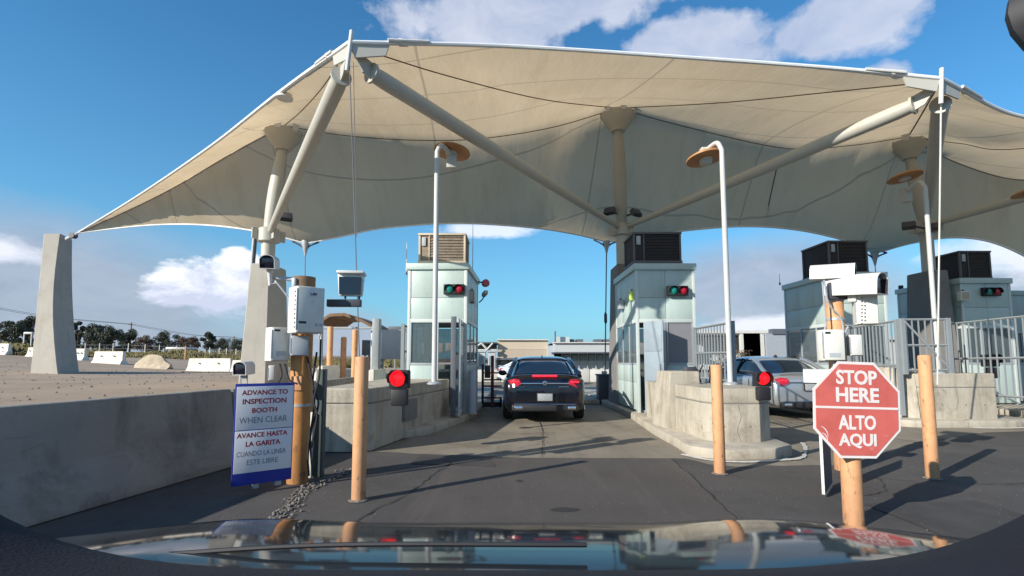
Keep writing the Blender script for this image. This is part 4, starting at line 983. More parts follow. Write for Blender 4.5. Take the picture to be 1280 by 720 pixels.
#=====LEFT EQUIPMENT POST=====
YE = 5.85
pe = Vector((W(377, 451, YE).x, YE, 0))
t = thing('equipment_post', 'thick deep orange post carrying control boxes beside the lane sign', 'equipment post', tuple(pe))
bm = NB(); lathe(bm, [(.115, 0), (.115, 1.35), (.115, 2.28), (.105, 2.30)], pe, 24); part('pipe', bm, 'orange2', t)
bm = NB(); lathe(bm, [(.122, 2.16), (.122, 2.31), (.05, 2.315)], pe, 24); part('cap', bm, 'wood', t)
bm = NB(); lathe(bm, [(.119, .84), (.119, .87)], pe, 24); part('band', bm, 'steel', t)
bm = NB(); box(bm, (pe.x - .06, YE - .13, 1.02), (pe.x + .06, YE - .1, 1.18), bev=.01); part('patch_plate', bm, 'orange', t)
ROT = R(44)
def ebox(c, w_, d_, h_, m, name, label, cat, rz=ROT, vents=0, labels=()):
    """enclosure with door, hinge and vents; c = centre"""
    c = Vector(c); t = thing(name, label, cat, tuple(c))
    T = Matrix.Translation(c) @ Matrix.Rotation(rz, 4, 'Z')
    def B(n_, a, b, mm, bev=.004):
        bm = NB(); box(bm, a, b, bev=bev); bmesh.ops.transform(bm, matrix=T, verts=bm.verts); return part(n_, bm, mm, t)
    B('case', (-w_/2, -d_/2, -h_/2), (w_/2, d_/2, h_/2), m, .008)
    B('door', (-w_/2 + .008, -d_/2 - .014, -h_/2 + .008), (w_/2 - .008, -d_/2 - .001, h_/2 - .008), m, .004)
    B('hinge', (-w_/2 - .006, -d_/2 - .012, -h_/2 + .03), (-w_/2 + .006, -d_/2 + .004, h_/2 - .03), 'steel', 0)
    for k in range(vents):
        z = -h_/2 + .06 + (h_ - .12)*k/(vents-1); B('vent', (-w_/2 - .004, -d_/2 + .035, z - .009), (-w_/2 + .004, -d_/2 + .055, z + .009), 'black', 0)
    for (x, z, a, b, mm) in labels: B('label_plate', (x - a/2, -d_/2 - .018, z - b/2), (x + a/2, -d_/2 - .013, z + b/2), mm, 0)
    return t, T
e1, T1 = ebox((W(393, 451, YE).x, YE - .28, W(0, 388, YE - .3).z), .30, .24, .50, 'offwhite', 'control_cabinet', 'large off-white cabinet marked L80 high on the left orange post', 'control cabinet', ROT, 9,
        ((.02, .17, .09, .05, 'paper'), (-.09, -.14, .08, .022, 'black'), (.06, -.16, .03, .03, 'lightgrey'), (.11, -.16, .03, .03, 'lightgrey')))
bm = text_bm('L80', 0, .155, -.015, .055, .185, -.1395, .02); bmesh.ops.transform(bm, matrix=T1, verts=bm.verts); part('lettering', bm, 'black', e1, smooth=0)
ebox((W(354, 451, YE).x, YE - .16, W(0, 431, YE).z), .20, .17, .37, 'offwhite', 'meter_box', 'white meter box below and left of the marked cabinet', 'meter box', R(48), 0, ((.0, -.10, .10, .05, 'lightgrey'), (-.05, .15, .06, .02, 'black')))
ebox((W(384, 451, YE).x, YE - .22, W(0, 433, YE).z), .18, .10, .22, 'lightgrey', 'junction_box', 'small grey junction box on the left orange post', 'junction box', R(25))
ebox((W(343, 451, YE).x, YE - .05, W(0, 466, YE).z), .07, .05, .17, 'white', 'conduit_box', 'narrow white conduit box under the meter box', 'conduit box', R(20))
def housed_cam(p, yaw, pitch, label, s=1.0, m='white', ln=.34):
    p = Vector(p); t = thing('plate_camera', label, 'camera', tuple(p))
    T = Matrix.Translation(p) @ Matrix.Rotation(yaw, 4, 'Z') @ Matrix.Rotation(pitch, 4, 'X') @ Matrix.Scale(s, 4)
    def P(n_, bm, mm, sm=35):
        bmesh.ops.transform(bm, matrix=T, verts=bm.verts); return part(n_, bm, mm, t, smooth=sm)
    # hood: arched profile extruded along the view axis (-Y)
    prof = [(-.085, -.07), (-.085, .03)] + [(.085*math.cos(R(a)), .03 + .065*math.sin(R(a))) for a in range(165, 0, -15)] + [(.085, .03), (.085, -.07)]
    bm = NB(); n = len(prof)
    a = [bm.verts.new((x, -ln*.5, z)) for x, z in prof]; b = [bm.verts.new((x, ln*.5, z)) for x, z in prof]
    for k in range(n): bm.faces.new((a[k], a[(k+1) % n], b[(k+1) % n], b[k]))
    bm.faces.new(b); bmesh.ops.recalc_face_normals(bm, faces=bm.faces); bmesh.ops.solidify(bm, geom=bm.faces[:], thickness=.006); P('hood', bm, m)
    bm = NB(); box(bm, (-.07, -ln*.43, -.06), (.07, -ln*.42, .06), bev=.003); P('window', bm, 'blackg')
    bm = NB(); box(bm, (-.078, -ln*.495, -.066), (-.072, -ln*.1, .05)); P('hood_lining', bm, 'black'); bm = NB(); box(bm, (.072, -ln*.495, -.066), (.078, -ln*.1, .05)); P('hood_lining', bm, 'black')
    bm = NB(); box(bm, (-.03, -.02, -.12), (.03, .04, -.065), bev=.006); P('foot', bm, 'white')
    return t
c1 = housed_cam(W(337, 329, YE - .1), R(12), R(8), 'white hooded camera with black window in front of the left mast', .95, 'white', .26)
tc = thing('camera_bracket', 'steel bracket arm joining the upper camera to the orange post', 'bracket', tuple(W(343, 350, YE)))
bm = NB(); tube(bm, [W(337, 341, YE - .1), W(338, 356, YE - .08), W(345, 352, YE - .06)], .025, 10); part('elbow', bm, 'white', tc)
bm = NB(); tube(bm, [W(342, 347, YE - .06), W(374, 350, YE - .05)], [.018, .03], 10); part('arm', bm, 'lightgrey', tc); bm = NB(); box(bm, W(364, 362, YE - .15), W(375, 349, YE - .03), bev=.01); part('clamp', bm, 'steel', tc)
c2 = housed_cam(W(305, 461, 5.75), R(-4), R(4), 'small white hooded camera at the top left of the lane sign', .9, 'white', .2)
tb = thing('camera_stand', 'little two-legged bracket holding the camera over the sign edge', 'bracket', tuple(W(305, 482, 5.8)))
for d in (-4, 4): bm = NB(); tube(bm, [W(305 + d, 470, 5.75), W(305 + d, 486, 5.78)], .007, 6); part('leg', bm, 'steel', tb)
# illuminator on its arm
pi_ = W(438, 355, YE - .1); t = thing('illuminator', 'white box lamp with black face held out right of the cabinet', 'illuminator', tuple(pi_))
def trap(bm, c, wt, wb, h, d0, d1, rz=0):
    v = []
    for (y, k) in ((d0, 1.0), (d1, .82)):
        for (x, z) in ((-wb*k/2, -h*k/2), (wb*k/2, -h*k/2), (wt*k/2, h*k/2), (-wt*k/2, h*k/2)): v.append(Vector(c) + Matrix.Rotation(rz, 3, 'Z') @ Vector((x, y, z)))
    add(bm, v, [(0, 1, 2, 3), (7, 6, 5, 4), (0, 4, 5, 1), (1, 5, 6, 2), (2, 6, 7, 3), (3, 7, 4, 0)]); bmesh.ops.recalc_face_normals(bm, faces=bm.faces)
bm = NB(); trap(bm, pi_, .30, .26, .28, 0, .24, R(8)); bevel_all(bm, .02, 2); part('case', bm, 'white', t)
bm = NB(); trap(bm, pi_ + Vector((0, -.01, -.02)), .25, .235, .20, 0, .02, R(8)); part('face', bm, 'blackg', t)
bm = NB(); box(bm, pi_ + Vector((-.15, -.05, .115)), pi_ + Vector((.15, .2, .15)), bev=.012, rz=R(8), piv=pi_); part('visor', bm, 'white', t)
for d in (-.08, .08): bm = NB(); tube(bm, [pi_ + Vector((d, .08, -.13)), pi_ + Vector((d, .08, -.2))], .012, 8); part('strut', bm, 'darkmetal', t)
bm = NB(); box(bm, W(411, 384, YE - .02), W(450, 374, YE - .1), bev=.005); part('support_arm', bm, 'darkmetal', t)
# teal tube and hanging cables beside the post
t = thing('conduit_post', 'dark teal square tube with hanging cables right of the orange post', 'conduit', tuple(G(390, 600)))
q = G(390, 600); bm = NB(); box(bm, (q.x - .05, q.y + .15, 0), (q.x + .05, q.y + .25, 1.25), bev=.006); part('tube', bm, 'teal', t)
bm = NB(); box(bm, (q.x - .085, q.y + .1, 0), (q.x - .055, q.y + .14, .75), bev=.003); part('light_strip', bm, 'offwhite', t)
for k, P in enumerate(([(396, 440), (391, 480), (398, 505), (388, 545), (391, 595)], [(384, 446), (393, 500), (385, 560), (386, 595)], [(401, 424), (399, 470), (392, 500), (396, 520), (389, 560)])):
    bm = NB(); tube(bm, spline([W(a, b, YE - .08 - .02*k) for a, b in P], 8), .012, 6); part('cable', bm, 'black', t)
for P in ([(345, 352), (362, 375), (366, 395), (360, 415)], [(350, 455), (352, 470), (345, 482)], [(356, 455), (362, 475), (372, 480)]):
    bm = NB(); tube(bm, spline([W(a, b, YE - .2) for a, b in P], 8), .010, 6); part('cable', bm, 'steel' if P[0][0] == 345 else 'black', t)

#=====LANE SIGN=====
sl = W(292, 540, 5.25); SW, zt, zb = .575, W(0, 480, 5.25).z, .09
t = thing('lane_sign', 'white bilingual lane sign with blue frame advising to advance to the booth', 'sign', (sl.x, 5.25, zb))
piv = Vector((sl.x, 5.25, zb)); RS = R(39)
def SB(n_, a, b, m, bev=.002):
    bm = NB(); box(bm, piv + Vector(a), piv + Vector(b), bev=bev); bmesh.ops.transform(bm, matrix=Matrix.Translation(piv) @ Matrix.Rotation(RS, 4, 'Z') @ Matrix.Translation(-piv), verts=bm.verts); return part(n_, bm, m, t)
Hs = zt - zb
SB('backboard', (0, .0, 0), (SW, .02, Hs), 'bluesign')
SB('upper_plate', (.012, -.006, Hs*.540), (SW - .010, -.001, Hs - .03), 'signwhite')
SB('lower_plate', (.012, -.006, Hs*.12), (SW - .010, -.001, Hs*.533), 'signwhite')
def ST(txt, u0, u1, v0, v1, m, bold, name='lettering'):
    x0 = piv.x + SW*u0; x1 = piv.x + SW*u1; bm = text_bm(txt, 0, piv.z + Hs*v0, x0, x1, piv.z + Hs*v1, piv.y - .0065, bold, RS, piv, .002); part(name, bm, m, t, smooth=0)
ST('ADVANCE TO', .10, .88, .885, .935, 'redtext', .03); ST('INSPECTION', .12, .86, .795, .848, 'redtext', .03); ST('BOOTH', .28, .70, .705, .755, 'redtext', .03)
ST('WHEN CLEAR', .08, .88, .605, .665, 'greytext', .0)
ST('AVANCE HASTA', .05, .90, .462, .512, 'redtext', .03); ST('LA GARITA', .20, .78, .375, .425, 'redtext', .03)
ST('CUANDO LA LINEA', .06, .88, .280, .330, 'greytext', .0); ST('ESTE LIBRE', .23, .75, .195, .245, 'greytext', .0)
bm = NB(); 
SB('foot', (.2, .02, -.05), (.26, .06, .3), 'steel'); SB('foot', (.42, .02, -.05), (.48, .06, .3), 'steel')

#=====STOP SIGN=====
YS = 4.30; sc = W(1071, 512, YS)
t = thing('stop_sign', 'faded red octagonal bilingual stop here sign on an orange post', 'sign', (sc.x, YS + .06, 0))
w0 = .395; T = Matrix.Translation(sc) @ Matrix.Rotation(R(7), 4, 'Z') @ Matrix.Rotation(R(2.0), 4, 'Y') 
def oct_bm(r, y0, y1, rr=1.0):
    bm = NB(); n = 8; a = [(r/math.cos(R(22.5))*math.cos(R(22.5 + 45*k)), r/math.cos(R(22.5))*math.sin(R(22.5 + 45*k))) for k in range(8)]
    v = [bm.verts.new((x, y0, z)) for x, z in a] + [bm.verts.new((x, y1, z)) for x, z in a]
    bm.faces.new(v[:8]); bm.faces.new(v[8:][::-1])
    for k in range(8): bm.faces.new((v[k], v[(k+1) % 8], v[8+(k+1) % 8], v[8+k]))
    bmesh.ops.recalc_face_normals(bm, faces=bm.faces); return bm
bm = oct_bm(w0, -.004, .0); bmesh.ops.transform(bm, matrix=T, verts=bm.verts); part('white_plate', bm, 'stopwhite', t, smooth=0)
bm = oct_bm(w0 - .022, -.007, -.0042); bmesh.ops.transform(bm, matrix=T, verts=bm.verts); part('red_field', bm, 'stopred', t, smooth=0)
bm = NB(); box(bm, (-w0 + .02, -.0095, .006), (w0 - .02, -.0072, .024)); bmesh.ops.transform(bm, matrix=T, verts=bm.verts); part('dividing_line', bm, 'stopwhite', t, smooth=0)
for txt, x0, x1, z0, z1 in (('STOP', -.185, .185, .205, .325), ('HERE', -.19, .20, .060, .180), ('ALTO', -.175, .165, -.165, -.045), ('AQUI', -.175, .165, -.315, -.195)):
    bm = text_bm(txt, 0, z0, x0, x1, z1, -.0072, .028, 0, None, .0022); bmesh.ops.transform(bm, matrix=T, verts=bm.verts); part('lettering', bm, 'stopwhite', t, smooth=0)
for rr, cx, cz in ((.11, -.38, -.24), (.085, -.36, -.27)):      # scuffed arcs at the lower left
    bm = NB(); L = []
    for k in range(13):
        a = R(5 + 60*k/12); L.append((bm.verts.new((cx + rr*math.cos(a), -.0078, cz + rr*math.sin(a))), bm.verts.new((cx + (rr + .006*math.sin(k/12*math.pi) + .002)*math.cos(a), -.0078, cz + (rr + .006*math.sin(k/12*math.pi) + .002)*math.sin(a)))))
    for a, b in zip(L, L[1:]): bm.faces.new((a[0], b[0], b[1], a[1]))
    bmesh.ops.transform(bm, matrix=T, verts=bm.verts); part('scuff_mark', bm, 'stopwhite', t, smooth=0)
bp = Vector((W(1056, 451, YS + .1).x, YS + .1, 0)); bm = NB(); lathe(bm, [(.078, 0), (.078, 1.28), (.07, 1.3)], bp, 24); part('post', bm, 'orange', t)
bm = NB(); box(bm, (bp.x - .03, YS + .004, 1.0), (bp.x + .03, YS + .04, 1.04)); part('bracket', bm, 'steel', t)
bm = NB(); box(bm, (bp.x - .03, YS + .004, .72), (bp.x + .03, YS + .04, .76)); part('bracket', bm, 'steel', t)

#=====RIGHT EQUIPMENT POST=====
YR = 6.5; pr = Vector((W(1047, 451, YR).x, YR, 0))
t = thing('equipment_post', 'peach orange post with white cameras standing behind the stop sign', 'equipment post', tuple(pr))
bm = NB(); lathe(bm, [(.10, 0), (.10, 2.2), (.09, 2.22)], pr, 24); part('pipe', bm, 'orange', t); bm = NB(); lathe(bm, [(.106, 1.86), (.106, 1.89)], pr, 24); part('band', bm, 'steel', t); bm = NB(); lathe(bm, [(.106, 2.10), (.106, 2.12)], pr, 24); part('band', bm, 'steel', t)
for P in ([(1030, 350), (1036, 380), (1052, 400), (1056, 440)], [(1028, 352), (1032, 400), (1031, 412)], [(1060, 408), (1054, 425), (1056, 460)], [(1040, 412), (1044, 430), (1041, 470)]):
    bm = NB(); tube(bm, spline([W(a, b, YR - .16) for a, b in P], 8), .011, 6); part('cable', bm, 'frame', t)
housed_cam(W(1041, 341, YR - .1), R(50), R(3), 'upper long white hooded camera pointing right above the stop sign', 1.15, 'white', .42)
housed_cam(W(1069, 358, YR - .25), R(30), R(4), 'large white hooded illuminator with dark front facing right', 1.6, 'white', .38)
housed_cam(W(1024, 471, YR - .5), R(62), R(0), 'low white camera hood at the left corner of the stop sign', .95, 'white', .34)
bm = NB(); box(bm, W(1038, 374, YR - .14), W(1055, 354, YR - .05), bev=.015); tag(part('camera_mount', bm, 'darkmetal', origin=tuple(W(1046, 364, YR))), 'dark mount block between the two upper white cameras', 'camera mount')
ebox((W(1070, 451, YR).x, YR - .22, W(0, 386, YR).z), .24, .16, .44, 'offwhite', 'control_cabinet', 'tall off-white cabinet with dotted vents on the right equipment post', 'control cabinet', R(-22), 0, ())
tv = thing('vent_strip', 'dotted vent strip on the right edge of the tall off-white cabinet', 'vent strip', tuple(W(1079, 386, YR - .33)))
for k in range(9): bm = NB(); c = W(1077.5, 368 + 4.6*k, YR - .36); box(bm, c - Vector((.006, .006, .008)), c + Vector((.006, .006, .008))); part('vent', bm, 'black', tv)
ebox((W(1030, 451, YR).x, YR - .15, W(0, 432, YR).z), .25, .16, .38, 'offwhite', 'meter_box', 'squat off-white meter box left of the orange post above the stop sign', 'meter box', R(-6), 0, ((.0, -.12, .13, .05, 'lightgrey'), (-.07, .15, .06, .025, 'black')))
ebox((W(1061, 451, YR).x, YR - .12, W(0, 432, YR).z), .14, .10, .26, 'white', 'junction_box', 'small white junction box right of the orange post above the stop sign', 'junction box', R(-10))
# sign panel seen almost edge-on
sp = thing('edge_on_sign', 'dark backed sign panel seen edge-on behind the stop sign post', 'sign', tuple(G(1030, 622)))
bm = NB(); g0 = G(1031, 622); box(bm, (g0.x, g0.y, .03), (g0.x + .62, g0.y + .02, 1.05), rz=R(52), piv=(g0.x, g0.y, 0)); part('backboard', bm, 'darkmetal', sp)
bm = NB(); box(bm, (g0.x - .004, g0.y - .004, .03), (g0.x + .004, g0.y + .022, 1.05), rz=R(52), piv=(g0.x, g0.y, 0)); part('edge_strip', bm, 'white', sp)

#=====FENCES=====
def fence(P, Q, zb, z0t, z1t, n, label, posts=True, diag=False, mid=None):
    P = Vector(P); Q = Vector(Q); t = thing('picket_fence', label, 'fence', (P.x, P.y, zb))
    def rail(ua, ub, name='rail', r=.025):
        a = P.lerp(Q, 0); b = P.lerp(Q, 1); bm = NB(); d = (b - a)
        p0 = Vector((P.x, P.y, zb + (z0t - zb)*ua)); p1 = Vector((Q.x, Q.y, zb + (z1t - zb)*ub)); tube(bm, [p0, p1], r, 4); part(name, bm, 'fence', t, smooth=0)
    rail(1, 1); rail(.06, .06); rail(mid or .52, mid or .52)
    for k in range(n):
        u = (k + .5)/n; p = P.lerp(Q, u); zt_ = z0t + (z1t - z0t)*u
        bm = NB(); box(bm, (p.x - .011, p.y - .011, zb + .03), (p.x + .011, p.y + .011, zt_)); part('picket', bm, 'fence', t, smooth=0)
    if posts:
        for (p, z) in ((P, z0t), (Q, z1t)): bm = NB(); box(bm, (p.x - .04, p.y - .04, zb - .02), (p.x + .04, p.y + .04, z + .03)); part('post', bm, 'fence', t, smooth=0)
    if diag:
        bm = NB(); tube(bm, [Vector((P.x, P.y - .03, z0t)), Vector((Q.x, Q.y - .03, zb + .05))], .022, 6); part('brace', bm, 'fence', t)
    return t
fence((4.05, 11.35, 0), (3.98, 9.25, 0), .91, 2.06, 2.04, 13, 'pale picket fence panel on the second crash block beside the lamp post')
fence((8.45, 12.85, 0), (8.40, 11.15, 0), .20, 2.16, 2.22, 14, 'tall pale picket gate panel right of the equipment post')
fence((8.48, 11.1, 0), (9.4, 11.02, 0), 1.08, 2.24, 2.24, 7, 'pale fence panel with diagonal brace above the third crash block', diag=True)
fence((10.42, 12.2, 0), (10.45, 9.9, 0), .50, 2.22, 2.26, 15, 'pale picket gate at the right edge of the photo')
fence((-2.62, 13.5, 0), (-2.60, 12.2, 0), .9, 2.2, 2.2, 7, 'short pale picket panel against the left side of the first booth')
# rounded signal box on the block and plant like clutter behind the second block
t = thing('hand_truck', 'dark tangled equipment leaning against the fence on the second crash block', 'equipment', (3.55, 9.9, .93))
for k in range(9):
    a = Vector((3.45 + .07*k, 9.7 + .05*(k % 3), .93)); bm = NB(); tube(bm, spline([a, a + Vector((.03*math.sin(k*2), .02, .18)), a + Vector((.05*math.cos(k*3), .0, .28 + .03*(k % 4)))], 5), .014, 6); part('tube', bm, 'black' if k % 3 else 'steel', t)
bm = NB(); box(bm, (3.22, 9.6, 1.12), (3.45, 9.75, 1.24), bev=.03, rz=.3); part('strap_bundle', bm, 'darkmetal', t)
t = thing('equipment_stack', 'small red piece of equipment seen through the picket fence', 'equipment', (4.6, 13.2, 0))
bm = NB(); box(bm, (4.5, 13.2, 1.42), (4.75, 13.4, 1.85), bev=.06); part('case', bm, 'shirt', t); bm = NB(); tube(bm, [(4.62, 13.3, 0), (4.62, 13.3, 1.42)], .04, 8); part('stand', bm, 'darkmetal', t)

#=====LANE FURNITURE BEHIND=====
def pipe_post(p, r, h, m, name, label, cat, group=None):
    t = thing(name, label, cat, tuple(p), group); bm = NB(); lathe(bm, [(r, 0), (r, h - .05), (r*.9, h - .01), (r*.3, h)], p, 20); part('pipe', bm, m, t); bm = NB(); lathe(bm, [(r + .03, 0), (r + .01, .02)], p, 20); part('collar', bm, 'concrete', t)
pipe_post(Vector((W(591, 451, 12.0).x, 12.0, .13)), .10, 1.0, 'lightgrey', 'guard_post', 'thick pale grey guard post at the lane corner of the first booth', 'guard post')
p = Vector((W(613, 451, 15).x, 15, .0)); t = thing('lane_gate', 'dark framed lane gate with rust red uprights left of the dark sedan', 'gate', tuple(p))
for (x, z0, z1, m, r) in ((-.22, .0, 1.25, 'black', .035), (.30, .0, .30, 'black', .03), (.06, 0, 1.5, 'redbrown', .045)): bm = NB(); box(bm, (p.x + x - r, p.y - r, z0), (p.x + x + r, p.y + r, z1)); part('upright', bm, m, t)
for z in (.28, .62, .80, 1.0): bm = NB(); box(bm, (p.x - .18, p.y - .02, z - .022), (p.x + .34, p.y + .02, z + .022)); part('bar', bm, 'redbrown', t)
bm = NB(); box(bm, (p.x - .18, p.y - .03, .02), (p.x + .55, p.y + .03, .16)); part('base_beam', bm, 'black', t); bm = NB(); box(bm, (p.x - .17, p.y + .0, .85), (p.x + .0, p.y + .06, 1.22), bev=.01); part('sign_plate', bm, 'darkmetal', t)
p = Vector((W(756, 451, 16.6).x, 16.6, 0)); t = thing('anchor_box', 'dark upright box at the foot of the tie cable right of the sedan', 'anchor', tuple(p))
bm = NB(); box(bm, p + Vector((-.25, -.25, 0)), p + Vector((.25, .25, .92)), bev=.02); part('case', bm, 'darkmetal', t); bm = NB(); box(bm, p + Vector((-.10, -.1, .92)), p + Vector((.05, .1, 1.02)), bev=.02); part('anchor_plate', bm, 'steel', t)
bm = NB(); box(bm, p + Vector((-.28, -.28, .88)), p + Vector((.28, .28, .925)), bev=.01); part('lid', bm, 'bdark', t)
t = thing('kerb_strip', 'low kerb right of the lane beyond the sedan', 'kerb', (2.2, 17, 0)); bm = NB(); box(bm, (1.9, 16.2, 0), (2.75, 24, .12), bev=.02); part('kerb', bm, 'concrete', t)

# left background: shelter, orange posts, signs, small blocks
t = thing('timber_shelter', 'small open shelter with brown curved roof beyond the left crash block', 'shelter', (W(430, 451, 17).x, 17, .8))
bm = NB(); pts = [W(a, b, 17) for a, b in ((398, 402), (412, 392), (430, 391), (452, 399), (470, 409))]; n_ = len(pts); V = []
for y in (0, 2.6):
    for q in pts: V.append(q + Vector((0, y, 0)))
    for q in pts: V.append(q + Vector((0, y, -.10)))
fs = [];
for k in range(n_ - 1): fs += [(k, k+1, 2*n_+k+1, 2*n_+k), (n_+k, 3*n_+k, 3*n_+k+1, n_+k+1), (k, n_+k, n_+k+1, k+1), (2*n_+k, 2*n_+k+1, 3*n_+k+1, 3*n_+k)]
fs += [(0, 2*n_, 3*n_, n_), (n_-1, 2*n_-1, 4*n_-1, 3*n_-1)]
add(bm, V, fs); bmesh.ops.recalc_face_normals(bm, faces=bm.faces); part('roof', bm, 'wood', t, smooth=25)
bm = NB(); tube(bm, [W(398, 424, 17), W(402, 410, 17), W(470, 410, 17.0)], .04, 6); part('gutter', bm, 'steel', t)
for x in (402, 466): bm = NB(); tube(bm, [Vector((W(x, 451, 17.2).x, 17.2, .0)), W(x, 408, 17.2)], .06, 8); part('post', bm, 'steel', t)
for k, (x, tp, Y, lab) in enumerate(((412, 408, 13.4, 'slim orange post left of the nearest bollard behind the block'), (429, 421, 13.9, 'middle slim orange post behind the left crash block'), (443, 412, 13.6, 'slim orange post just behind the nearest bollard top'))):
    z1 = W(x, tp, Y).z; pipe_post(Vector((W(x, 451, Y).x, Y, .0)), .075, z1, 'orange', 'pipe_post', lab, 'post', 'slim orange posts behind the left block')
def plate(x0, x1, y0, y1, Y, m, name, label, cat, th=.05, legs=True):
    a = W(x0, y1, Y); b = W(x1, y0, Y); t = thing(name, label, cat, ((a.x+b.x)/2, Y, 0)); bm = NB(); box(bm, (a.x, Y, a.z), (b.x, Y + th, b.z), bev=.01); part('panel', bm, m, t)
    if legs:
        for x in (a.x + .04, b.x - .04): bm = NB(); box(bm, (x - .025, Y + th, 0.0), (x + .025, Y + th + .05, b.z - .02)); part('leg', bm, 'fence', t)
    return t
plate(476, 504, 412, 449, 15.5, 'lightgrey', 'back_of_sign', 'blank grey back of a sign left of the first booth', 'sign')
plate(464, 474, 398, 462, 13.0, 'fence', 'signal_column', 'pale vertical column left of the blank grey sign', 'column', .25, False)
plate(452, 461, 425, 444, 15, 'bdark', 'signal_head', 'dark narrow signal head behind the nearest bollard', 'signal', .2)
plate(485, 512, 408, 414, 15.9, 'bdark', 'dark_awning', 'dark flat awning edge behind the blank sign', 'awning', .8)
def wedge(x0, x1, yt, yb, Y, label, flip=False):
    a = W(x0, yb, Y); b = W(x1, yt, Y); t = thing('barrier_end', label, 'barrier', (a.x, Y, a.z)); bm = NB()
    v = [(a.x, a.z), (b.x, a.z), (b.x, b.z), (b.x - .08, b.z), (a.x, a.z + (b.z-a.z)*.35)] if not flip else [(a.x, a.z), (b.x, a.z), (b.x, a.z + (b.z-a.z)*.35), (a.x + .08, b.z), (a.x, b.z)]
    V = [(x, Y, z) for x, z in v] + [(x, Y + 1.2, z) for x, z in v]; n = 5
    add(bm, V, [tuple(range(n)), tuple(range(2*n-1, n-1, -1))] + [(k, (k+1) % n, n+(k+1) % n, n+k) for k in range(n)]); bmesh.ops.recalc_face_normals(bm, faces=bm.faces); part('body', bm, 'krail', t, smooth=0)
wedge(386, 403, 457, 492, 11.9, 'sloping end of a concrete barrier beside the left equipment post')
wedge(435, 467, 462, 487, 12.3, 'sloping concrete barrier end right of the nearest bollard')
wedge(415, 431, 462, 484, 14.5, 'small pale barrier block between the slim orange posts')
#=====FAR BUILDINGS=====
def bld(name, label, Y, depth, rects, cat='building'):
    """rects: (part name, x0, x1, ytop, ybottom, material, dy, dd)"""
    x0 = W(rects[0][1], rects[0][4], Y); t = thing(name, label, cat, (x0.x, Y, 0))
    for (pn, a, b, yt, yb, m, dy, dd) in rects:
        p = W(a, yb, Y + dy); q = W(b, yt, Y + dy); z0 = 0 if yb >= 999 else p.z
        bm = NB(); box(bm, (p.x, Y + dy, z0), (q.x, Y + dy + dd, q.z)); part(pn, bm, m, t, smooth=0)
    return t
YB = 62
bld('tan_building', 'low tan sign-like building block far beyond the dark sedan', YB, 12, [
    ('wall', 622, 685, 437, 449, 'tan2', 0, 8), ('wall', 622, 685, 425, 436.8, 'tan', 0, 8), ('roof', 621, 686, 424, 425.2, 'bwall', -.3, 9),
    ('lower_wall', 600, 690, 449.5, 462, 'bgrey', 2.0, 6), ('canopy_edge', 598, 690, 447.4, 449.3, 'bdark', -.6, 3)]
    + [('window', 604 + 11*k, 612 + 11*k, 450.5, 457, 'bglass', 1.9, .1) for k in range(8)] + [('mullion', 613 + 11*k, 614 + 11*k, 449.5, 457, 'bdark', 1.8, .15) for k in range(7)])
bld('long_grey_building', 'long pale grey office building far right of the dark sedan', YB - 2, 14, [
    ('wall', 693, 880, 429, 440, 'bgrey', 0, 12), ('roof', 692, 881, 427.6, 428.8, 'bwall', -.3, 13), ('soffit', 690, 880, 440.3, 441.6, 'bdark', -.8, 4),
    ('side_wall', 685, 692.5, 432, 460, 'lightgrey', .5, 10), ('lower_wall', 693, 880, 451, 463, 'bgrey', 1.6, 8), ('back_wall', 693, 880, 441.6, 451, 'bdark', 3.0, 1)]
    + [('window', 704 + 10.6*k, 712.5 + 10.6*k, 443, 451, 'bglass', 1.5, .1) for k in range(14)] + [('mullion', 702 + 10.6*k, 703 + 10.6*k, 441.6, 462, 'frame', 1.2, .2) for k in range(14)]
    + [('rooftop_unit', a, b, 424, 427.5, 'bdark', 5, 2) for a, b in ((711, 718), (721, 729), (744, 752), (754, 762))] + [('parapet', 695, 712, 421, 427.5, 'bgrey', 4, 2), ('vent_pipe', 693.5, 695, 414, 427.5, 'bdark', 3, .4)])
bld('truss_canopy', 'dark open truss roof edge beside the tan building', YB - 1, 10, [('roof', 585, 621, 427.5, 429, 'bdark', 0, 8), ('roof_beam', 585, 621, 436.5, 438, 'bwall', 0, .6), ('back_panel', 585, 621, 429, 436.4, 'bdark', 2, .5), ('post', 587, 589, 438, 999, 'bgrey', 0, .3), ('post', 618, 620, 438, 999, 'bgrey', 0, .3)], 'canopy')
tr = bpy.data.objects['truss_canopy']
for a, b in (((592, 436), (602, 429)), ((602, 429), (609, 437)), ((609, 437), (616, 429))): bm = NB(); tube(bm, [W(*a, YB - 1.1), W(*b, YB - 1.1)], .12, 5); part('truss_bar', bm, 'bwall', tr)
t = thing('low_wall', 'long low white barrier wall crossing behind the sedan', 'wall', (-4, 33, 0))
for k in range(8): bm = NB(); x = -4.5 + 1.9*k; box(bm, (x, 33, 0), (x + 1.87, 33.3, .80 if k > 2 else .78), bev=.02); part('panel', bm, 'bwall', t)
for k, (x, Y) in enumerate(((-3.6, 40), (-2.7, 41), (-1.9, 40.5))):
    t = thing('pale_kiosk', ('white narrow kiosk left of the sedan, nearest the first booth', 'white narrow kiosk left of the sedan, middle of three', 'white narrow kiosk left of the sedan, nearest the car')[k], 'kiosk', (x, Y, 0)); bm = NB(); box(bm, (x, Y, 0), (x + .55, Y + 1, 2.05)); part('wall', bm, 'bgrey', t); bm = NB(); box(bm, (x + .1, Y - .03, .9), (x + .45, Y + .02, 1.7)); part('window', bm, 'bglass', t)
    bm = NB(); box(bm, (x - .08, Y - .1, 2.05), (x + .63, Y + 1.1, 2.15)); part('roof', bm, 'lightgrey', t)
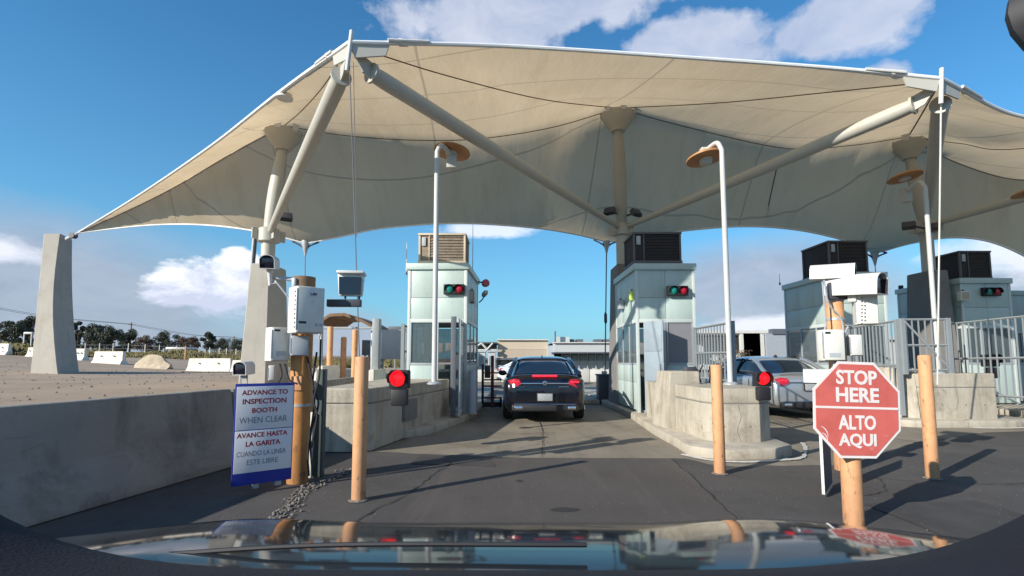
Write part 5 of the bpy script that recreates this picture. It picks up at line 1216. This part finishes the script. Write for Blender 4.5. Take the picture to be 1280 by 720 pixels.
bld('right_pale_building', 'pale long building seen over the silver car', 58, 14, [('wall', 862, 1010, 421, 462, 'bgrey', 3, 10), ('roof', 858, 1012, 413, 416.5, 'bwall', 0, 14), ('soffit', 860, 1010, 416.6, 418, 'bgrey', .2, 12), ('post', 952, 955, 417, 999, 'bwall', 0, .4), ('post', 948, 950, 417, 999, 'bwall', 0, .4), ('post', 985, 987, 420, 999, 'bwall', 0, .4)])
bld('dark_gantry', 'dark overhead gantry panel left of the third booth', 30, 3, [('panel', 966, 986, 411, 417.5, 'bdark', 0, .5), ('arm', 955, 986, 417, 418.5, 'steel', .2, .2), ('post', 983, 985, 417, 999, 'steel', .1, .2)], 'gantry')
bld('rear_shed', 'low white shed seen through the gap beside the right pier', 45, 8, [('wall', 1090, 1160, 425, 999, 'bgrey', 0, 8), ('roof', 1088, 1162, 421, 424.6, 'lightgrey', -.3, 8.6), ('window', 1100, 1112, 432, 442, 'bglass', -.05, .1), ('window', 1125, 1137, 432, 442, 'bglass', -.05, .1)])

#=====TREES AND SCRUB=====
def tree(c, h, wd, label, m='leaf', seed=0, group='trees along the far edge of the dirt lot', n=900, cat='tree'):
    r = random.Random(seed); c = Vector(c); t = thing('tree', label, cat, tuple(c), group)
    bm = NB(); tube(bm, [c - Vector((0, 0, .3)), c + Vector((.05*h*r.uniform(-1, 1), 0, h*.35)), c + Vector((.08*h*r.uniform(-1, 1), 0, h*.75))], [.045*h, .03*h, .01*h], 8)
    part('trunk', bm, 'bark', t)
    for k in range(4):
        bm = NB(); a = r.uniform(0, 6.28); q = c + Vector((0, 0, h*r.uniform(.2, .4))); tube(bm, [q, q + Vector((math.cos(a)*wd*.25, math.sin(a)*wd*.25, h*.22)), q + Vector((math.cos(a)*wd*.38, math.sin(a)*wd*.38, h*.4))], [.022*h, .015*h, .006*h], 6); part('limb', bm, 'bark', t)
    bm = NB(); clumps = [Vector((r.uniform(-.44, .44)*wd, r.uniform(-.35, .35)*wd, h*(.15 + .72*r.random()**.8))) for _ in range(19)] + [Vector((r.uniform(-.12, .12)*wd, 0, h*.9))]
    per = n//len(clumps); s = .030*max(h, wd*.8)
    for q in clumps:
        rad = r.uniform(.15, .27)*min(wd, h*1.2)
        for _ in range(per):
            d = Vector((r.gauss(0, 1), r.gauss(0, 1), r.gauss(0, 1))); d = d.normalized()*rad*r.random()**.45; d.z *= .85
            p = c + q + d; u = Vector((r.gauss(0, 1), r.gauss(0, 1), r.gauss(0, 1))).normalized()*s*r.uniform(.5, 1.3); v = u.cross(Vector((r.gauss(0, 1), r.gauss(0, 1), r.gauss(0, 1)))).normalized()*s*.5
            vs = [bm.verts.new(p + u), bm.verts.new(p + v), bm.verts.new(p - u), bm.verts.new(p - v)]; bm.faces.new(vs)
    o = part('crown', bm, m, t, smooth=0); return t
TR = [(6, 403, 26, 'dark bushy tree at the far left edge'), (33, 398, 24, 'dark tree just left of the leaning anchor pier'), (97, 402, 12, 'dark tree peeking out right of the anchor pier'), (116, 408, 22, 'wide dark tree right of the anchor pier'), (131, 410, 24, 'wide dark tree in the middle of the left row'), (161, 414, 20, 'round tree under the utility pole'),
      (182, 422, 16, 'low brownish tree right of the utility pole'), (207, 417, 19, 'pointed green tree above the white car shelter'), (226, 424, 18, 'low brown tree right of the pointed one'), (240, 424, 15, 'small brown tree right of the middle of the row'), (259, 417, 12, 'slender wind-blown tree near the stay rod'), (277, 425, 18, 'low dark tree left of the stay rod'), (299, 427, 16, 'small dark tree beside the left pier')]
for k, (x, yt, wpx, lab) in enumerate(TR):
    Y = 95 + 6*(k % 3); b = W(x, 441, Y); tp = W(x, yt, Y); gz = lotz(b.x, Y); tree((b.x, Y, gz), tp.z - gz + .4, wpx/F*Y*1.15, lab, 'leaf2' if k in (6, 8, 9) else 'leaf', 11*k + 3, n=5600)
for x, yt, wpx, Y, m, lab in ((905, 431, 26, 48, 'leaf2', 'brown leafless-looking tree behind the silver car'), (925, 436, 20, 50, 'leaf2', 'smaller brown tree behind the silver car'), (1253, 378, 20, 40, 'leaf2', 'reddish tree against the cloud at the right edge'), (1146, 430, 22, 42, 'leaf2', 'brown bush behind the right pier')):
    b = W(x, 451, Y); tp = W(x, yt, Y); tree((b.x, Y, 0), tp.z, wpx/F*Y, lab, m, int(x), 'trees behind the right booths')
def scrub():
    bm = NB(); r = random.Random(5)
    for k in range(15000):
        Y = 36 + 50*r.random()**1.3; x0 = W(-60, 451, Y).x; x1 = W(525, 451, Y).x if Y > 40 else W(330, 451, Y).x
        X = r.uniform(x0, x1); z = lotz(X, Y); nz = pnoise(Vector((X*.12, Y*.12, 3)))
        if nz < -.18: continue
        h = (.18 + 1.0*max(0, nz)) * r.uniform(.4, 1.4); wd = r.uniform(.05, .22)
        for _ in range(2):
            a = r.uniform(0, 3.14); dx, dy = math.cos(a)*wd, math.sin(a)*wd; lx, ly = r.gauss(0, .13), r.gauss(0, .13)
            add(bm, [(X-dx, Y-dy, z-.05), (X+dx, Y+dy, z-.05), (X+lx+dx*.6, Y+ly, z+h), (X+lx-dx*.6, Y+ly, z+h*.9)], [(0, 1, 2, 3)])
    o = part('scrub_grass', bm, 'scrub', smooth=0); o['kind'] = 'stuff'
scrub()
def k_rail(c, ln, h, rz, label, m='krail', worn=False):
    t = thing('concrete_barrier', label, 'barrier', tuple(c), 'concrete barriers lined up on the dirt lot'); c = Vector(c)
    prof = [(-.30, 0), (-.30, .09), (-.14, .36), (-.09, 1), (.09, 1), (.14, .36), (.30, .09), (.30, 0)]
    bm = NB(); T_ = Matrix.Translation(c) @ Matrix.Rotation(rz, 4, 'Z'); rows = []; r = random.Random(1); N_ = 9 if worn else 2
    for i in range(N_):
        x = -ln/2 + ln*i/(N_-1); k = 1.0
        if worn: k = [.35, .62, .88, .97, 1, .98, .85, .55, .3][i]
        rows.append([bm.verts.new(T_ @ Vector((x + (.05*r.uniform(-1, 1) if worn else (-.06 if i == 0 else .06)*(1-z)), y*h/.8, z*h*k + (r.uniform(-.03, .03) if worn and z > 0 else 0)))) for y, z in prof])
    for a, b in zip(rows, rows[1:]):
        for k in range(8): bm.faces.new((a[k], b[k], b[(k+1) % 8], a[(k+1) % 8]))
    bm.faces.new(rows[0]); bm.faces.new(rows[-1][::-1]); bmesh.ops.recalc_face_normals(bm, faces=bm.faces); bmesh.ops.translate(bm, verts=bm.verts, vec=(0, 0, -.03)); part('body', bm, m, t, smooth=0)
    if not worn:
        for s in (-.23, .23):
            bm = NB(); lathe(bm, [(.04*h/.7, 0), (.04*h/.7, .03)], T_ @ Vector((s*ln, -.13*h/.8 - .015, h*.60)), 8, axis=T_.to_3x3() @ Vector((0, -1, 0))); part('lifting_hole', bm, 'bdark', t)
for (xa, xb, yt, yb, Y, rz, worn, lab) in ((236, 289, 449, 466, 26.5, -3, False, 'pale concrete barrier nearest the left pier'), (170, 213, 443, 461, 27, 0, True, 'broken brownish concrete barrier between two white ones'), (118, 155, 440, 456, 30, -4, False, 'pale concrete barrier right of the leaning anchor pier'),
        (96, 106, 437, 452, 33, 0, False, 'pale barrier partly hidden behind the anchor pier'), (36, 46, 434, 446, 35, 0, False, 'barrier mostly hidden left of the anchor pier'), (-14, 13, 428, 442, 36, -6, False, 'pale barrier cut by the left edge'), (291, 309, 452, 467, 26, 0, False, 'pale barrier half hidden by the left pier'), (-60, -28, 424, 438, 38, 0, False, 'pale barrier beyond the left edge')):
    a, b = W(xa, yb, Y), W(xb, yb, Y); cx = (a.x + b.x)/2; gz = lotz(cx, Y); k_rail((cx, Y, gz), b.x - a.x, (yb - yt)/F*Y, R(rz), lab, 'oldkrail' if worn else 'krail', worn)
# lot fence posts, utility poles and wires, parked shelter, yellow marker
for k, x in enumerate((70, 106, 124, 141, 160, 181, 199, 221, 249, 262, 274, 283, 295)):
    Y = 60; g = W(x, 441, Y); gz = lotz(g.x, Y); t = thing('fence_post', 'thin post of the wire fence ' + ['just right of the leaning pier top', 'right of the leaning pier', 'under the widest dark tree', 'left of the utility pole', 'at the foot of the utility pole', 'right of the utility pole', 'above the broken barrier', 'beside the white car shelter', 'right of the yellow marker', 'above the nearest pale barrier', 'above the right end of the nearest barrier', 'left of the distant utility pole', 'beside the stay rod'][k], 'post', (g.x, Y, gz), 'thin fence posts across the dirt lot'); bm = NB(); tube(bm, [(g.x, Y, gz - .2), (g.x, Y, gz + 1.15)], .05, 6); part('stake', bm, 'krail', t)
bm = NB(); 
for z in (.5, .95): tube(bm, [Vector((W(x, 441, 60).x, 60, lotz(W(x, 441, 60).x, 60) + z)) for x in (-40, 70, 160, 249, 330, 420)], .012, 4)
tag(part('wire_strands', bm, 'steel', origin=(-30, 60, 1.5)), 'thin wire strands strung across the dirt lot fence posts', 'fence wire')
def upole(x, yt, Y, label):
    g = W(x, 441, Y); gz = lotz(g.x, Y); t = thing('utility_pole', label, 'utility pole', (g.x, Y, gz)); tp = W(x, yt, Y)
    bm = NB(); tube(bm, [(g.x, Y, gz - .3), (g.x, Y, tp.z)], [.16, .11], 8); part('pole', bm, 'bark', t); bm = NB(); box(bm, (g.x - .9, Y - .06, tp.z - .5), (g.x + .9, Y + .06, tp.z - .38)); part('crossarm', bm, 'bark', t)
    return tp
q1 = upole(162, 403, 120, 'thin utility pole rising above the trees on the left'); q2 = upole(292, 420, 170, 'distant utility pole beside the stay rod'); q0 = upole(-70, 370, 95, 'utility pole beyond the left edge')
t = thing('power_line', 'thin sagging power line crossing the sky above the left trees', 'power line', tuple(q1))
for s in (-.8, .8):
    for a, b in ((q0, q1), (q1, q2), (q2, q2 + (q2-q1))): bm = NB(); m_ = (a + b)/2 - Vector((0, 0, 1.2)); tube(bm, spline([a + Vector((s, 0, -.4)), m_ + Vector((s, 0, 0)), b + Vector((s, 0, -.4))], 8), .035, 4); part('wire', bm, 'cable', t)
g = W(232, 441, 46); gz = lotz(g.x, 46) ; t = thing('yellow_marker', 'thin yellow marker post between the barriers', 'marker post', (g.x, 46, gz)); bm = NB(); tube(bm, [(g.x, 46, gz), (g.x, 46, gz + 1.2)], .07, 8); part('pipe', bm, 'orange', t)
for (x0, x1, yt, yb, Y, lab) in ((206, 231, 434, 444, 70, 'small white-roofed car shelter beyond the scrub'), (28, 40, 415, 427, 75, 'small white open shelter left of the anchor pier')):
    a, b = W(x0, yb, Y), W(x1, yt, Y); gz = lotz(a.x, Y); t = thing('white_shelter', lab, 'shelter', (a.x, Y, gz)); bm = NB(); box(bm, (a.x, Y, b.z - .3), (b.x, Y + 3, b.z), bev=.1); part('roof', bm, 'white', t)
    for x in (a.x + .1, b.x - .1):
        for y in (Y + .1, Y + 2.9): bm = NB(); tube(bm, [(x, y, gz - .2), (x, y, b.z - .25)], .09, 6); part('post', bm, 'white', t)

#=====CARS=====
def loft(bm, secs, half, cap=True):
    """secs: list of (y, [(x,z)...half profile from bottom centre to top centre])"""
    rows = []
    for y, pr_ in secs:
        row = [bm.verts.new((x, y + dy, z)) for x, z, dy in pr_] + [bm.verts.new((-x, y + dy, z)) for x, z, dy in reversed(pr_[1:-1])]
        rows.append(row)
    n = len(rows[0])
    for a, b in zip(rows, rows[1:]):
        for k in range(n): bm.faces.new((a[k], a[(k+1) % n], b[(k+1) % n], b[k]))
    if cap: bm.faces.new(rows[0][::-1]); bm.faces.new(rows[-1])
    bmesh.ops.recalc_face_normals(bm, faces=bm.faces); return rows
def subd(o, lv=2):
    m = o.modifiers.new('smooth', 'SUBSURF'); m.levels = lv; m.render_levels = lv
def car(label, paint, loc, rz, Wd=1.86, Ln=4.85, Ht=1.46, lit=True, style='navy'):
    t = thing('sedan', label, 'car', (0, 0, 0)); w2 = Wd/2; k = Ln/4.85; hz = Ht/1.46
    def sec(y, w, zb, zs, zt, ez=0.0, dyb=0.0):
        # half profile: bottom centre, bottom edge, sill, widest, shoulder, deck edge, deck centre
        return (y*k, [(0, zb, dyb), (w*.80, zb, dyb), (w*.95, zb + .05, dyb*.7), (w*.995, zb + .18, 0), (w, zb + (zs-zb)*.5, 0), (w*.985, zs - .04, 0), (w*.94, zs, 0), (w*.78, zt - .005, 0), (w*.4, zt + ez*.7, 0), (0, zt + ez, 0)])
    bm = NB()
    S = [sec(.00, w2*.80, .42, .66, .72), sec(.03, w2*.88, .30, .82, .90), sec(.12, w2*.95, .25, .92, 1.035, .01), sec(.30, w2*.985, .22, .95, 1.06, .012), sec(.75, w2, .20, .965, 1.05, .01), sec(1.4, w2, .19, .97, 1.0), sec(2.2, w2, .19, .955, .98),
         sec(3.2, w2*.99, .19, .93, .97), sec(3.7, w2*.985, .20, .88, .95, .02), sec(4.3, w2*.96, .22, .78, .86, .03), sec(4.65, w2*.88, .26, .68, .74, .02), sec(4.83, w2*.72, .34, .55, .62)]
    loft(bm, S, 0); o = part('body', bm, paint, t, smooth=60); subd(o, 2)
    # greenhouse (glass) and roof skin
    def gsec(y, wb, wt, zt, zb=.93, a=.0):
        return (y*k, [(0, zb, 0), (wb*w2, zb, 0), ((wb*.6 + wt*.4)*w2, zb + (zt-zb)*.45, 0), (wt*w2*1.02, zb + (zt-zb)*.86, 0), (wt*w2*.80, zt - .012, 0), (wt*w2*.4, zt, 0), (0, zt + .003, 0)])
    bm = NB(); H = Ht
    G_ = [gsec(.42, .74, .66, 1.02), gsec(.62, .84, .70, 1.08), gsec(1.0, .88, .68, 1.25), gsec(1.4, .90, .66, H - .045), gsec(1.9, .91, .655, H - .01), gsec(2.5, .91, .66, H - .012), gsec(2.95, .90, .67, H - .10), gsec(3.45, .86, .70, 1.12), gsec(3.75, .80, .70, .97)]
    loft(bm, G_, 0); o = part('glasshouse', bm, 'dglass', t, smooth=60); subd(o, 2)
    bm = NB()
    def rsec(y, wt, zt, th=.045): return (y*k, [(0, zt - th, 0), (wt*w2*.9, zt - th - .02, 0), (wt*w2*1.04, zt - th - .03, 0), (wt*w2*1.03, zt - .05, 0), (wt*w2*.82, zt + .0, 0), (wt*w2*.4, zt + .014, 0), (0, zt + .017, 0)])
    loft(bm, [rsec(1.30, .66, H - .068), rsec(1.5, .66, H - .03), rsec(1.95, .66, H - .002), rsec(2.45, .665, H - .004), rsec(2.75, .67, H - .05)], 0); o = part('roof', bm, paint, t, smooth=60); subd(o, 2)
    for s in (-1, 1):       # pillars: rear, middle, front, and belt trim
        bm = NB(); P3 = [Vector((s*w2*.86, .38*k, 1.00)), Vector((s*w2*.815, .72*k, 1.13)), Vector((s*w2*.735, 1.1*k, 1.30)), Vector((s*w2*.69, 1.42*k, H - .07))]; tube(bm, spline(P3, 5), .055, 8); part('rear_pillar', bm, paint, t)
        bm = NB(); tube(bm, spline([Vector((s*w2*.90, 2.05*k, .95)), Vector((s*w2*.80, 2.0*k, 1.2)), Vector((s*w2*.69, 2.0*k, H - .06))], 4), .028, 6); part('middle_pillar', bm, 'black', t)
        bm = NB(); tube(bm, spline([Vector((s*w2*.69, 2.72*k, H - .06)), Vector((s*w2*.76, 3.1*k, 1.24)), Vector((s*w2*.84, 3.6*k, 1.0))], 5), .04, 8); part('front_pillar', bm, paint, t)
        bm = NB(); tube(bm, spline([Vector((s*w2*.93, .75*k, .975)), Vector((s*w2*.945, 1.8*k, .975)), Vector((s*w2*.93, 3.4*k, .955))], 5), .012, 6); part('belt_trim', bm, 'chrome', t)
        # mirror
        mp = Vector((s*(w2 + .10), 3.0*k, 1.02)); bm = NB(); lathe(bm, [(.02, -.07), (.075, -.045), (.09, .0), (.07, .05), (.02, .085)], mp, 14, axis=(0, 1, 0)); bmesh.ops.scale(bm, verts=bm.verts, vec=(1.25, 1, .85), space=Matrix.Translation(-mp)); part('mirror', bm, 'black' if style == 'navy' else paint, t)
        bm = NB(); tube(bm, [mp, Vector((s*w2*.9, 3.05*k, .96))], .02, 6); part('mirror_arm', bm, 'black', t)
        # door handles and seams
        for y in (1.55, 2.6): bm = NB(); box(bm, (s*w2*1.0 - .02, y*k, .84), (s*w2*1.0 + .02, y*k + .16, .87), bev=.006); part('door_handle', bm, 'chrome' if style == 'silver' else paint, t)
        for y in (1.95, 3.0, 1.12): bm = NB(); box(bm, (s*w2*.998 - .01, y*k, .28), (s*w2*.998 + .004, y*k + .008, .90)); part('door_seam', bm, 'black', t)
    # tail lamps wrap the corners
    for s in (-1, 1):
        bm = NB(); q = [(.54, .845, .055), (.60, .945, .065), (.74, .96, .075), (.84, .93, .13), (.925, .88, .30), (.93, .82, .34), (.86, .76, .12), (.72, .765, .04)]
        fr = [bm.verts.new((s*w2*x, (y - .075)*k + (0.0 if y < .2 else .0), z)) for x, z, y in q]; bk = [bm.verts.new((s*w2*x*.97, (y + .10)*k, z)) for x, z, y in q]
        bm.faces.new(fr); bm.faces.new(bk[::-1])
        for i in range(8): bm.faces.new((fr[i], fr[(i+1) % 8], bk[(i+1) % 8], bk[i]))
        bmesh.ops.recalc_face_normals(bm, faces=bm.faces); bevel_all(bm, .008, 2, 30); tl = part('tail_lamp', bm, 'tail', t, smooth=50)
        bm = NB(); box(bm, (s*w2*.60 if s > 0 else s*w2*.80, -.032*k, .87), (s*w2*.80 if s > 0 else s*w2*.60, .02, .905), bev=.008, rz=s*R(3)); part('brake_light', bm, 'brakelit' if lit else 'tail', tl)
    bm = NB(); box(bm, (-w2*.60, -.018, .845), (w2*.60, .02, .868), bev=.006); part('chrome_strip', bm, 'chrome', t)
    bm = NB(); lathe(bm, [(.052, 0), (.05, .012), (.03, .016)], (0, -.012, .862), 20, axis=(0, -1, 0)); e_ = part('emblem', bm, 'chrome', t)
    bm = NB(); lathe(bm, [(.040, 0), (.038, .006)], (0, -.024, .862), 20, axis=(0, -1, 0)); part('emblem_core', bm, 'darkmetal', e_)
    if style == 'navy':
        for x0, w_ in ((-.62, .19), (.30, .25)):
            for i in range(6 if x0 < 0 else 7): bm = NB(); box(bm, (x0 + i*.032, -.018, .775), (x0 + i*.032 + .022, .0, .800)); part('badge_letter', bm, 'chrome', t)
    py0 = .62 if style == 'navy' else .80
    bm = NB(); box(bm, (-.16, -.055, py0 - .135), (.16, -.03, py0 + .02), bev=.004); pl = part('licence_plate', bm, 'plate', t)
    bm = NB(); box(bm, (-.18, -.045, py0 - .15), (.18, -.01, py0 + .035), bev=.008); part('plate_surround', bm, 'black', t)
    bm = NB(); box(bm, (-w2*.78, -.04, .26), (w2*.78, .10, .40), bev=.03); part('lower_bumper', bm, 'black', t)
    bm = NB(); tube(bm, [(-w2*.72, -.035, .415), (w2*.72, -.035, .415)], .008, 6); part('bumper_trim', bm, 'chrome', t)
    for s in (-1, 1): bm = NB(); box(bm, (s*w2*.62 - .09, -.05, .30), (s*w2*.62 + .09, .05, .37), bev=.02); part('exhaust', bm, 'chrome', t)
    bm = NB(); box(bm, (-.27, .03 if style == 'navy' else .66, 1.0), (.27, .09 if style == 'navy' else .70, 1.035), bev=.006, rx=R(-12)); part('high_brake_light', bm, 'brakelit' if lit else 'tail', t)
    bm = NB(); P3 = [(-w2*.74, .10*k, 1.04), (-w2*.4, .06*k, 1.066), (w2*.4, .06*k, 1.066), (w2*.74, .10*k, 1.04)]; tube(bm, spline(P3, 5), .016, 6); part('boot_lip', bm, paint, t)
    v = [(0, 1.42, H - .02), (0, 1.62, H + .0), (0, 1.50, H + .055)]
    bm = NB(); add(bm, [(-.02, 1.40*k, H - .05), (.02, 1.40*k, H - .05), (.02, 1.62*k, H - .02), (-.02, 1.62*k, H - .02), (0, 1.47*k, H + .05)], [(0, 1, 2, 3), (0, 1, 4), (1, 2, 4), (2, 3, 4), (3, 0, 4)]); part('shark_fin', bm, 'black', t, smooth=0)
    for y in (1.02, 3.88):
        for s in (-1, 1):
            cx = s*(w2 - .10)
            bm = NB(); lathe(bm, [(.30, -.11), (.325, -.10), (.335, -.06), (.335, .06), (.325, .10), (.30, .11)], (cx, y*k, .335), 28, axis=(1, 0, 0)); wh = part('wheel', bm, 'tyre', t)
            bm = NB(); lathe(bm, [(.24, 0), (.235, .012), (.06, .02), (.02, .03)], (cx + s*.10, y*k, .335), 20, axis=(s, 0, 0)); part('rim', bm, 'rim', wh)
            for q in range(5):
                a = 2*math.pi*q/5; bm = NB(); tube(bm, [(cx + s*.125, y*k + .05*math.cos(a), .335 + .05*math.sin(a)), (cx + s*.12, y*k + .22*math.cos(a), .335 + .22*math.sin(a))], .022, 6); part('spoke', bm, 'chrome', wh)
            bm = NB(); L_ = []
            for q in range(15):
                a = R(-8 + 196*q/14); L_.append((bm.verts.new((s*(w2*1.002), y*k + .375*math.cos(a), .33 + .375*math.sin(a))), bm.verts.new((s*(w2*.90), y*k + .36*math.cos(a), .33 + .36*math.sin(a)))))
            for a, b in zip(L_, L_[1:]): bm.faces.new((a[0], b[0], b[1], a[1]))
            bmesh.ops.solidify(bm, geom=bm.faces[:], thickness=.012); part('wheel_arch', bm, 'black', t)
    t.location = loc; t.rotation_euler.z = rz; WL[t.name] = Vector(loc)
    return t
car('shiny dark navy sedan waiting in the lane with brake lights lit', 'navy', (W(681, 451, 11.25).x, 11.25, 0), R(-1.0))
car('silver sedan waiting in the second lane, seen past the crash block', 'silver', (6.95, 12.0, 0), R(1.0), 1.84, 4.85, 1.47, True, 'silver')
car('white car parked far ahead left of the dark sedan', 'whitecar', (-.75, 29.5, 0), R(-80), 1.8, 4.5, 1.42, False, 'silver')

#=====THE CAMERA'S OWN CAR=====
own = thing('dashcam_car', 'glossy dark bonnet and black dashboard of the car the photo was taken from', 'car', (0, 1.0, 0))
bm = NB(); rows = []
ZF = [(.2, 1.06), (.72, 1.05), (.9, 1.035), (1.1, 1.00), (1.3, .955), (1.45, .91), (1.56, .86)]
def zf(y):
    for (a, za), (b, zb_) in zip(ZF, ZF[1:]):
        if y <= b: return za + (zb_-za)*(y-a)/(b-a)
    return ZF[-1][1]
for (y, z, w_) in ((.72, 1.03, .92), (.9, 1.045, .92), (1.1, 1.015, .92), (1.3, .97, .92), (1.45, .925, .92), (1.56, .865, .92), (1.62, .78, .91), (1.64, .55, .91), (1.62, .25, .9)):
    rows.append([])
    for i in range(17):
        u = -1 + i/8; yy = y - .44*abs(u)**2.6*max(0, min(1, (y-.72)/.5)); zz = (zf(yy) if y < 1.6 else z + .12*abs(u)**3) - .02*abs(u)**4 + .016*max(0, 1 - ((abs(u) - .62)/.18)**2)*(y < 1.6); rows[-1].append(bm.verts.new((u*w_*1.12, yy, zz)))
for a, b in zip(rows, rows[1:]):
    for k in range(16): bm.faces.new((a[k], b[k], b[k+1], a[k+1]))
bmesh.ops.recalc_face_normals(bm, faces=bm.faces); bmesh.ops.solidify(bm, geom=bm.faces[:], thickness=.02)
o = part('bonnet', bm, 'ownhood', own, smooth=60); subd(o, 1)
for s in (-1, 1):
    bm = NB(); pr_ = [(s*.93, y, z) for y, z in ((-1.0, .90), (.7, .90), (1.1, .86), (1.2, .75), (1.25, .3), (-1.0, .25))]; n = 6; V = pr_ + [(x - s*.06, y, z) for x, y, z in pr_]
    add(bm, V, [tuple(range(n)), tuple(range(2*n-1, n-1, -1))] + [(k, (k+1) % n, n+(k+1) % n, n+k) for k in range(n)]); bmesh.ops.recalc_face_normals(bm, faces=bm.faces); part('fender', bm, 'ownhood', own)
    bm = NB(); lathe(bm, [(.29, -.1), (.33, -.08), (.33, .08), (.29, .1)], (s*.76, .85, .33), 24, axis=(1, 0, 0)); part('wheel', bm, 'tyre', own)
bm = NB(); rows = []
for (y, dz) in ((.78, -.10), (.76, -.01), (.72, .0), (.55, -.0), (.35, -.02), (.16, -.06), (.14, -.3)):
    rows.append([])
    for i in range(25):
        u = -1 + i/12; x = u*1.0; rows[-1].append(bm.verts.new((x, y, 1.068 + dz + .085*min(1.15, abs(x)/.74)**5 * (y > .13))))
for a, b in zip(rows, rows[1:]):
    for k in range(24): bm.faces.new((a[k], b[k], b[k+1], a[k+1]))
bmesh.ops.recalc_face_normals(bm, faces=bm.faces); bmesh.ops.solidify(bm, geom=bm.faces[:], thickness=.012); o = part('dashboard', bm, 'dash', own, smooth=60); subd(o, 1)
bm = NB(); tube(bm, spline([(-.62, .84, 1.04), (-.3, .86, 1.052), (.12, .85, 1.056)], 8), .004, 6); part('wiper', bm, 'black', own)
mir = thing('rear_view_mirror', 'dark rounded mirror housing at the top right edge of the view', 'mirror', (.50, .35, 1.62))
bm = NB(); t_ = bmesh.new(); bmesh.ops.create_uvsphere(t_, u_segments=24, v_segments=16, radius=1.0); bmesh.ops.transform(t_, matrix=Matrix.Translation((.519, .36, 1.608)) @ Matrix.Diagonal((.150, .03, .066, 1)), verts=t_.verts); merge(bm, t_); part('housing', bm, 'black', mir)
bm = NB(); tube(bm, [(.55, .36, 1.66), (.55, .45, 1.80)], .02, 8); part('stem', bm, 'black', mir)

#=====CONCRETE DETAIL=====
def tie_hole(p, ax, par):
    bm = NB(); lathe(bm, [(.016, -.004), (.016, .003)], p, 10, axis=ax); part('tie_hole', bm, 'pierdark', par, smooth=0)
for o_ in [o for o in bpy.data.objects if o.get('category') == 'crash block']:
    pass
for x in (3.2, 3.6): tie_hole((x, 7.848, .36), (0, -1, 0), b2)
for x in (9.1, 9.6, 10.0): tie_hole((x, 10.948, .42), (0, -1, 0), b3)
for x in (-2.75, -2.45): tie_hole((x, 7.735, .36), (0, -1, 0), b1)
def face_crack(P, par, wd=.004):
    bm = NB(); pts = spline(P, 6); L_ = []
    for i, p in enumerate(pts):
        q = p + Vector((rng.uniform(-.006, .006), 0, rng.uniform(-.006, .006))); k_ = wd*rng.uniform(.4, 1.1); L_.append((bm.verts.new(q + Vector((k_, 0, 0))), bm.verts.new(q - Vector((k_, 0, 0)))))
    for a, b in zip(L_, L_[1:]): bm.faces.new((a[0], b[0], b[1], a[1]))
    part('hairline_crack', bm, 'pierdark', par, smooth=0)
face_crack([Vector((3.42, 7.846, .69)), Vector((3.46, 7.846, .5)), Vector((3.40, 7.846, .3)), Vector((3.45, 7.846, .14))], b2)
face_crack([Vector((9.4, 10.946, .77)), Vector((9.45, 10.946, .55)), Vector((9.38, 10.946, .30))], b3, .005)
